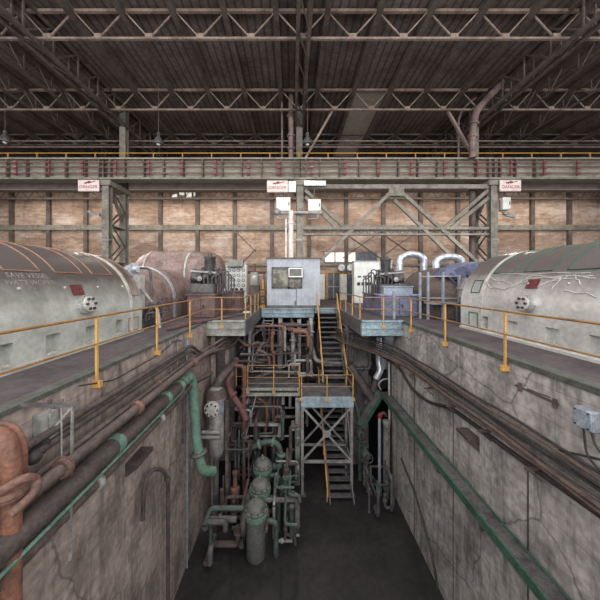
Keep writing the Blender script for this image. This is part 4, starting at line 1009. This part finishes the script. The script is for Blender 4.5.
# big round waterbox
c = P(257, 409, 15.2)
t = T('round_waterbox', 'large dark round machine end under the side platform', 'machine', (c.x, 15.2, c.z-1))
w = MB(); w.lathe((c.x, 15.1, c.z), (0,1,0), [(0,.5),(.08,.8),(.2,.95),(.45,1.02),(.5,1.15),(.6,1.15),(.62,1.02),(4.,1.02)], 34); w.build('drum', 'grey_d', t)
for k_ in range(18):
    a = k_*PI/9; p = V((c.x+1.08*math.cos(a), 15.6, c.z+1.08*math.sin(a))); w = MB(); w.cyl(p, p-V((0,.07,0)), .04, 6); w.build('bolt', 'iron', t)
w = MB(); w.box(c.x-.9, c.x+.9, 15.8, 18.8, ZP, c.z-.7); w.build('plinth', 'dark', t)
pipe('slim pale rod leaning across the dark round machine end', [P(246,435,13.8), P(256,396,14.3)], .03, 'pale', 'rod', 'rod')
w = MB(); w.tube([P(246,436,14.2), P(292,436,14.2)], .05, 8); one('grey_bar', w, 'grey', 'thin grey bar crossing below the round machine end', 'bar')
pipe('rusty orange pipe bending down beside the round machine end', [P(258,398,14.5), P(266,403,14.5), P(267.5,415,14.5), P(265,434,14.5), P(265,520,14.5)], .09, 'rust_o', 'rusty_pipe', fil=.3)
pipe('left of two orange rusty pipes hanging under the side platform', [P(274,396,14.8), P(274,440,14.8), P(274,530,14.8)], .05, 'rust_o', 'rusty_pipe')
pipe('right of two orange rusty pipes hanging under the side platform', [P(277.5,396,14.8), P(277.5,440,14.8), P(277.5,530,14.8)], .05, 'rust', 'rusty_pipe')
pipe('short grey pipe stub under the side platform', [P(283,394,14.6), P(283,404,14.6)], .1, 'grey', 'pipe_stub')
pipe('second short grey pipe stub under the side platform, nearer the pale post', [P(290,394,14.6), P(290,408,14.6)], .08, 'grey', 'pipe_stub')
w = MB(); c = P(235,483,11.8); w.lathe((c.x, 11.8, c.z-1.2), (0,0,1), [(0,.2),(1.0,.2),(1.05,.1),(1.5,.08),(1.55,.12),(1.7,.12)], 16); one('rusty_nozzle', w, 'rust', 'rusty orange nozzle standing on the pit floor left of the filter pots', 'nozzle')

# under-cabin pipework, each run placed by hand
hand = [
 ('rusty pipe running level under the cabin with two round ends', [P(252,347,16), P(262,346,16), P(283,346,16), P(290,350,15.6)], .09, 'rust_d', (1.5,)),
 ('rusty elbow pipe below the level pipe', [P(257,350,15.4), P(264,352,15.4), P(269,357,15.4), P(270,364,15.4)], .09, 'rust', ()),
 ('upper thin rusty pipe under the cabin edge beam', [P(262,323,17), P(282,326,17), P(300,330,16.4)], .05, 'rust', ()),
 ('slanting grey pipe passing in front of the rusty elbow', [P(263,343,15.6), P(256,354,15.4), P(250,372,15.2)], .1, 'grey_d', ()),
 ('bright orange hook shaped pipe beside the pale post', [P(293,331.5,15.8), P(306,331.5,15.8), P(308.5,336,15.8), P(308.5,346,15.8)], .11, 'rust_o', ()),
 ('grey pipe dropping and turning right behind the upper stair', [P(311,318,16.6), P(311,346,16.4), P(316,361,16.2), P(346,364,16.2)], .14, 'grey', (.5,2.5)),
 ('thin grey pipe slanting from the left platform to the frame', [P(240,348,15), P(255,334,16), P(266,325,17)], .06, 'rust_d', ()),
 ('rusty pipe twisting under the left platform corner', [P(216,349,14.6), P(228,343,14.6), P(238,338,15), P(246,346,15), P(256,343,15.6)], .08, 'rust', (1.4,)),
 ('grey upright pipe under the left platform', [P(249,330,15.4), P(249,372,15.4)], .06, 'grey', ()),
 ('level dark pipe across the frame under the cabin', [P(240,354,15.8), P(270,354,15.8), P(300,353,15.8)], .07, 'lag', ()),
 ('rusty upright stub with flange in the middle of the tangle', [P(273.5,351,15.2), P(274,366,15.2)], .08, 'rust_o', (.1,)),
 ('pale upright vessel pipe near the pale post', [P(293,333,16.2), P(293,369,16.2)], .13, 'grey', (.2,.6)),
 ('thin rusty pipe level above the side platform rails', [P(228,361,14.8), P(246,361,14.8), P(262,363,15)], .05, 'rust_d', ()),
 ('dark pipe bent behind the side platform rails', [P(256,378,15.6), P(270,372,15.6), P(296,373,15.6)], .12, 'grey_d', (.5,)),
]
for lab, pts, r, m, fl in hand: pipe(lab, pts, r, m, 'pipe', fil=.25, flanges=fl)
w = MB()
t = T('bar_grid', 'grid of dark steel frame bars below the cabin', 'frame', (-.5, 18.6, -4))
for i in range(6):
    X = -1.9+i*.62; w = MB(); w.bar((X, 18.3, ZL), (X, 18.3, -.6), .07); w.build('upright', 'grey', t)
for z in (-1.2, -1.75, -2.4, -3.1):
    w = MB(); w.bar((-2.0, 18.25, z), (1.4, 18.25, z), .06); w.build('crossbar', 'rust_d', t)
# the tangle behind: individual runs, orthogonal, like the photo's
def tangle(n, bx, group, lab, ms, rr):
    for _ in range(n):
        (x0, x1), (y0, y1), (z0, z1) = bx
        p = V((random.uniform(x0, x1), random.uniform(y0, y1), random.uniform(z0, z1))); pts = [p.copy()]
        ax = random.choice((0, 2, 2, 1))
        for k_ in range(random.choice((2, 3, 3, 4))):
            L = random.uniform(.6, 1.9)*random.choice((-1, 1)); q = pts[-1].copy()
            lim = bx[ax]; q[ax] = min(max(q[ax]+L, lim[0]), lim[1])
            if (q-pts[-1]).length > .25: pts.append(q)
            ax = random.choice([a for a in (0, 2, 2, 1) if a != ax])
        if len(pts) < 2: pts.append(pts[0]+V((0,0,-.8)))
        fl = (random.uniform(.3,.7),) if random.random() < .6 else ()
        pipe(lab, pts, random.uniform(*rr), random.choice(ms), 'tangled_pipe', fil=.16, flanges=fl, group=group, n=8)
tangle(46, ((-2.9, 1.2), (15.2, 18.), (-3.6, -.8)), 'tangled pipes under the cabin', 'one of the many rusty and grey pipes tangled below the cabin', ['rust_d','grey_d','lag','rust','grey','iron','grey'], (.035,.09))
tangle(40, ((-2.9, .3), (13.2, 15.4), (-8.2, -4.4)), 'tangled pipes under the side platform', 'one of the many dark pipes crowded below the side platform', ['rust_d','grey_d','lag','rust','valve_g','grey'], (.035,.09))
tangle(18, ((-.7, .3), (10.4, 13.0), (-8.3, -6.3)), 'pipes beside the filter pots', 'one of the small pipes crowded beside the round filter pots', ['valve_g','grey_d','rust_d','grey'], (.03,.07))
tangle(18, ((-3.0, -1.9), (11.8, 14.4), (-8.3, -5.0)), 'pipes between the vessel and the red pipe', 'one of the dark pipes between the grey vessel and red standing pipe', ['lag','grey_d','rust_d','valve_g'], (.03,.08))
tangle(16, ((3.1, 4.4), (14.6, 17.5), (-4.5, -.8)), 'pipes under the right platform', 'one of the dark pipes crowded under the right platform', ['lag','grey_d','grey','iron'], (.05,.13))
tangle(14, ((.5, 2.9), (17.2, 18.6), (-7.5, -1.0)), 'pipes behind the stairs', 'one of the dark pipes seen behind the stairs', ['lag','grey_d','grey','rust_d'], (.05,.12))
tangle(26, ((-3.1, .2), (9.6, 11.8), (-8.3, -6.9)), 'low pipes around the filter pots', 'one of the low dark pipes on the pit floor around the filter pots', ['valve_g','grey_d','rust_d','lag','grey_d'], (.04,.11))
tangle(12, ((3.2, 4.5), (11.5, 13.2), (-8.3, -6.8)), 'low pipes beside the standpipe', 'one of the low dark pipes on the pit floor beside the standpipe', ['lag','grey_d','valve_g'], (.04,.1))
# dark machinery far back in the basement
t = T('condenser', 'big dark condenser shell far back in the basement', 'condenser', (.5, 21, ZP))
w = MB(); w.lathe((-5, 21.5, -4.2), (1,0,0), [(0,1.2),(.3,1.8),(.5,2.1),(10.5,2.1),(10.8,1.8),(11,1.2)], 30); w.build('shell', 'dark', t)
w = MB(); w.box(-3.6, -2.8, 20, 23, ZP, -5.5); w.box(3.6, 4.4, 20, 23, ZP, -5.5); w.build('saddle', 'conc_d', t)

# ------------------------------------------------------------------ right side of the pit
# cable bundle
names = ['topmost', 'second', 'third', 'fourth', 'fifth', 'sixth', 'lowest']
for i in range(7):
    z = -1.26-.085*i; o_ = .1+.02*(i % 3); m = ('cable','cable_r','cable','cable','lag','cable_r','cable_r')[i]
    wob = lambda k_: .03*math.sin(k_*2.1+i)
    pts = [V((XR-o_-.02*i, 1.6+k_*1.1, z+wob(k_)-.0*k_)) for k_ in range(10)]
    pts += [V((XR-.35-.05*i, 12.3, z+.1)), V((3.75-.04*i, 13.6, z+.15)), V((3.2-.05*i, 15.0, z+.12)), V((2.75-.05*i, 17.2, z+.1))]
    pipe('%s cable of the bundle sagging along the right pit wall' % names[i], pts, .028 if i < 5 else .04, m, 'cable', 'cable', fil=.4, n=8)
pipe('thick black hose below the cable bundle on the right pit wall', [V((XR-.06,3.4,-1.9)), V((XR-.06,6.0,-2.05)), V((XR-.06,8.2,-2.1)), V((XR-.06,9.6,-2.55)), V((XR-.06,11.0,-2.6)), V((XR-.06,12.2,-2.1)), V((4.2,13.6,-1.8)), V((3.6,14.6,-1.6))], .055, 'cable', 'hose', 'hose', fil=.5)
t = T('cable_rack', 'rusty steel bracket arms under the cable bundle on the right wall', 'cable rack', (XR-.15, 7, -2))
for i in range(8):
    y = 2.6+i*1.35; w = MB(); w.box(XR-.32, XR-.002, y-.025, y+.025, -1.98, -1.93); w.bar((XR-.3, y, -1.95), (XR-.01, y, -2.2), .03); w.build('arm', 'cable_r', t)
# green channel
t = T('green_channel', 'long grey channel with green edges sloping along the right pit wall', 'channel', (4.6, 8, -4.0))
zc_ = -3.9
def chan(p, q, parent):
    p, q = V(p), V(q)
    w = MB(); w.bar(p, q, .36, .12); w.build('channel', 'grey_d', parent)
    d = (q-p).normalized(); sd = d.cross(V((0,0,1))).normalized()
    for s_ in (-1, 1):
        w = MB(); w.bar(p+sd*.19*s_, q+sd*.19*s_, .035, .2); w.build('green_flange', 'green_d', parent)
chan((4.62, 2.0, zc_), (4.62, 13.6, zc_+.05), t)
for y in (4.5, 6.3, 8.2, 10.2, 12.2):
    w = MB(); w.box(4.4, XR-.003, y-.05, y+.05, zc_-.16, zc_-.06); w.build('bracket', 'iron', t)
t = T('green_channel', 'short green edged channel sloping down left from the apex to the valves', 'channel', (4.0, 13.6, -5.2))
chan((4.55, 13.75, zc_+.05), (3.35, 13.3, -5.35), t)
# junction box
y = 4.4; t = T('junction_box', 'grey junction box with cables on the right pit wall', 'junction box', (XR-.1, y, -.7))
w = MB(); w.box(XR-.16, XR-.003, y-.15, y+.15, -.68, -.36); w.build('body', 'blue_g', t, bevel=.015)
w = MB(); w.box(XR-.18, XR-.16, y-.14, y+.14, -.67, -.37); w.build('lid', 'blue_g', t, bevel=.01)
for dy, dz in ((-.1,-.4), (.1,-.4), (-.1,-.64), (.1,-.64)):
    w = MB(); w.cyl((XR-.18, y+dy, dz), (XR-.2, y+dy, dz), .014, 8); w.build('screw', 'dark', t)
for j, (dy, e) in enumerate(((.06,-1.25), (-.06,-1.0))):
    w = MB(); w.tube([(XR-.09, y+dy, -.68), (XR-.09, y+dy-.05, e+.1), (XR-.12, y-.4, e-.05), (XR-.09, y-1.4, e+.1)], .016, 8, .15); w.build('cable', 'cable', t)
pipe('curved black cable looping below the junction box', [V((XR-.05,4.9,-1.35)), V((XR-.05,4.5,-1.18)), V((XR-.05,4.0,-1.0)), V((XR-.05,3.3,-.95))], .018, 'cable', 'cable', 'cable', fil=.2)
y = 5.4; w = MB(); w.box(XR-.03, XR, y-.45, y+.5, -.56, -.52); w.box(XR-.05, XR, y+.35, y+.41, -.62, -.45); w.box(XR-.05, XR, y-.42, y-.36, -.62, -.46); w.tube([(XR-.03, y+.2, -.5), (XR-.03, y-.3, -.47)], .012, 6)
one('rusty_bracket', w, 'rust_d', 'rusty flat bracket fixed high on the right pit wall', 'bracket')
w = MB(); w.prism([(XR, -2.35), (XR-.32, -2.35), (XR-.32, -2.42), (XR, -2.75)], 7.05, 7.55); one('bracket_and_shadow', w, 'lag', 'dark wedge of bracket and shadow below the cables on the right pit wall', 'bracket')  # solid wedge takes in the dark shadow of the bracket
w = MB(); w.tube([V((XR-.05,12.0,-6.1)), V((XR-.05,10.6,-6.6)), V((XR-.05,9.3,-7.8)), V((XR-.05,9.0,ZP))], .04, 8, .4); one('cable', w, 'cable', 'black cable hanging low down the right pit wall', 'cable')
w = MB()
for i, y in enumerate((3.0, 5.6, 8.2, 10.8, 12.6)):
    w = MB(); w.box(XR-.012, XR, y-.012, y+.012, ZP, -2.0); struct('trim_%d' % (60+i), w, 'dark')
# end of the right wall: duct, pipes, posts
pipe('silver lagged duct dropping with an elbow under the right platform', [P(379,337,14.2), P(379,362,14.2), P(381,370,14.0), P(376,379,14.0)], .17, 'silver', 'silver_duct_or_glint', 'duct', fil=.3, flanges=(.5,))
pipe('thick dark pipe slanting down to the apex of the green channel', [P(350,366,14.4), P(357,376,14.2), P(366,390,14.0), P(373,400,13.9)], .22, 'lag', 'dark_pipe', fil=.3)
pipe('dark elbow pipe below the silver duct', [P(377,380,14.2), P(374,388,14.2), P(371,399,14.2), P(366,404,14.2)], .17, 'lag', 'dark_pipe', fil=.3, flanges=(1.2,))
pipe('thin bent grey pipe rising beside the apex of the green channel', [P(381,390,13.5), P(378,384,13.5), P(383,379,13.5), P(389,379,13.5), P(389,360,13.5)], .04, 'grey', 'thin_pipe', fil=.15)
w = MB(); w.tube([P(389,334,12.45), P(389,341,12.9), P(387,352,13.7), P(383,366,14.2)], .25, 14, .4); one('silver_duct_or_glint', w, 'silver', 'wide silver tube standing for light on the wall under the right platform corner', 'duct')  # added silver tube in place of light caught on the angled wall end
c = P(379.5, 283, 13.0)
t = T('standpipe', 'blue grey standpipe with a red cap beside the right pit wall', 'pipe', (c.x, 13, ZP))
w = MB(); w.cyl((c.x, 13, ZP), (c.x, 13, -4.75), .07, 12); w.build('tube', 'blue_g', t)
w = MB(); w.lathe((c.x, 13, -4.8), (.2,0,1), [(0,.08),(.05,.11),(.15,.11),(.2,.05)], 14); w.build('cap', 'red', t)
w = MB(); w.tube([(c.x, 13, -4.65), (c.x+.25, 13.1, -4.6), (c.x+.4, 13.2, -4.8)], .08, 10, .1); w.build('elbow', 'rust_r', t)
w = MB(); c = P(386.5, 283, 13.1); w.lathe((c.x, 13.1, -8.3), (0,0,1), [(0,.17),(3.1,.17),(3.15,.2),(3.3,.2),(3.35,.12)], 16); w.cyl((c.x,13.1,ZP), (c.x,13.1,-8.3), .1, 12); one('grey_tube', w, 'grey', 'grey upright tube between the standpipe and the right pit wall', 'pipe')
w = MB(); w.tube([P(389,360,13.2), P(389.5,420,13.2), P(388.5,450,13.2), P(389,560,13.2)], .05, 8); one('pale_conduit', w, 'pale', 'pale conduit running down the end of the right pit wall', 'conduit')
w = MB(); w.box(3.2, 4.3, 15.2, 15.8, ZP, -.4); one('concrete_pillar', w, 'conc_d', 'dark concrete pillar standing under the right platform', 'pillar')
w = MB(); w.box(-4.3, -3.3, 15.5, 16.1, ZP, -.4); one('concrete_pillar', w, 'conc_d', 'dark concrete pillar standing under the left platform', 'pillar')
def valve(px, py, Y, lab, s=1., m='valve_g'):
    c = P(px, py, Y); t = T('gate_valve', lab, 'valve', c)
    w = MB(); w.lathe(c+V((0,0,-.45*s)), (0,0,1), [(0,.2*s),(.07*s,.2*s),(.08*s,.12*s),(.2*s,.13*s),(.3*s,.2*s),(.5*s,.2*s),(.6*s,.13*s),(.72*s,.12*s),(.74*s,.2*s),(.81*s,.2*s)], 18); w.build('body', m, t)
    w = MB(); w.lathe(c+V((0,0,-.05*s)), (0,-1,.2), [(0,.14*s),(.25*s,.14*s),(.26*s,.2*s),(.32*s,.2*s),(.33*s,.08*s),(.6*s,.05*s)], 16); w.build('bonnet', m, t)
    h = c+V((0,-.6*s,.07*s)); u, v = V((1,0,0)), V((0,.2,1)).normalized()
    w = MB(); w.tube([h+(u*math.cos(a*PI/9)+v*math.sin(a*PI/9))*.22*s for a in range(19)], .022*s, 6); w.bar(h-u*.22*s, h+u*.22*s, .03*s); w.bar(h-v*.22*s, h+v*.22*s, .03*s); w.build('handwheel', 'iron', t)
    w = MB(); w.cyl(c+V((0,0,-.45*s)), V((c.x, c.y, ZP)), .11*s, 12); w.build('riser', m, t)
valve(360, 432, 14.0, 'dark green gate valve in the pit right of the landing tower, the upper one')
valve(365, 452, 13.6, 'dark green gate valve in the pit right of the landing tower, the middle one')
valve(368, 474, 13.2, 'dark green gate valve in the pit right of the landing tower, the lowest one', .85)
valve(286, 484, 11.6, 'green valve with handwheel right of the filter pots', .8)
valve(278, 458, 13.3, 'small dark green valve behind the looped pipe', .7)
valve(236, 452, 13.4, 'small green valve between the vessel and the red standing pipe', .7)
w = MB(); w.tube([P(352,395,14.6), P(358,410,14.4), P(360,425,14.2)], .12, 12, .2); one('green_elbow', w, 'valve_g', 'dark green elbow pipe leading down to the upper gate valve', 'pipe')

# ------------------------------------------------------------------ light
wd = bpy.data.worlds.new('World'); S.world = wd; wd.use_nodes = True
wd.node_tree.nodes['Background'].inputs[0].default_value = (.92, .95, 1.0, 1); wd.node_tree.nodes['Background'].inputs[1].default_value = 1.2
def area(nm, loc, rot, sx_, sy_, e, col=(1,1,1)):
    L = bpy.data.lights.new(nm, 'AREA'); L.shape = 'RECTANGLE'; L.size = sx_; L.size_y = sy_; L.energy = e; L.color = col
    o = bpy.data.objects.new(nm, L); COL.objects.link(o); o.location = loc; o.rotation_euler = rot; return o
area('roof_fill', (0.5, 6, 15.3), (0, 0, 0), 44, 16, 4200, (1, .97, .95))  # added fill light below the closed roof, no skylight above it
area('daylight_front', (0.5, -11, 9.5), (math.radians(90), 0, 0), 50, 11, 7500, (1, .97, .95))
area('wall_wash', (0.5, 25.6, 10.4), (math.radians(62), 0, 0), 60, 1.2, 1500, (1, .88, .78))  # added area light to brighten the back wall, no fitting modelled

def spot(nm, loc, aim, e, ang, col=(1,.95,.88)):
    L = bpy.data.lights.new(nm, 'SPOT'); L.energy = e; L.spot_size = math.radians(ang); L.spot_blend = .8; L.shadow_soft_size = .5; L.color = col
    o = bpy.data.objects.new(nm, L); COL.objects.link(o); o.location = loc; o.rotation_euler = (V(aim)-V(loc)).to_track_quat('-Z', 'Y').to_euler()
spot('floodlight_beam_left', P(96, 216, TY-1.6), (-5, 18, 0), 1300, 100)
spot('floodlight_beam_right', P(508, 217, TY-1.6), (6, 18, 0), 1300, 100)
for px in (307.5, 158.5, 5): spot('high_bay_beam', P(px, 143, 21)+V((0,0,-.35)), P(px, 143, 21)+V((0,-4,-11)), 1200, 80)

# ------------------------------------------------------------------ camera
cam = bpy.data.cameras.new('Camera'); co = bpy.data.objects.new('Camera', cam); COL.objects.link(co)
co.location = (0, 0, EYE); co.rotation_euler = (math.radians(90), 0, 0)
cam.sensor_width = 36; cam.lens = 36*F/600; cam.shift_x = 8/600; cam.shift_y = -17/600; cam.clip_start = .05; cam.clip_end = 300
S.camera = co
vs = S.view_settings; vs.view_transform = 'Standard'; vs.look = 'None'; vs.gamma = 1; vs.use_curve_mapping = False; vs.exposure = 0.15
S.cycles.max_bounces = 8; S.cycles.diffuse_bounces = 4
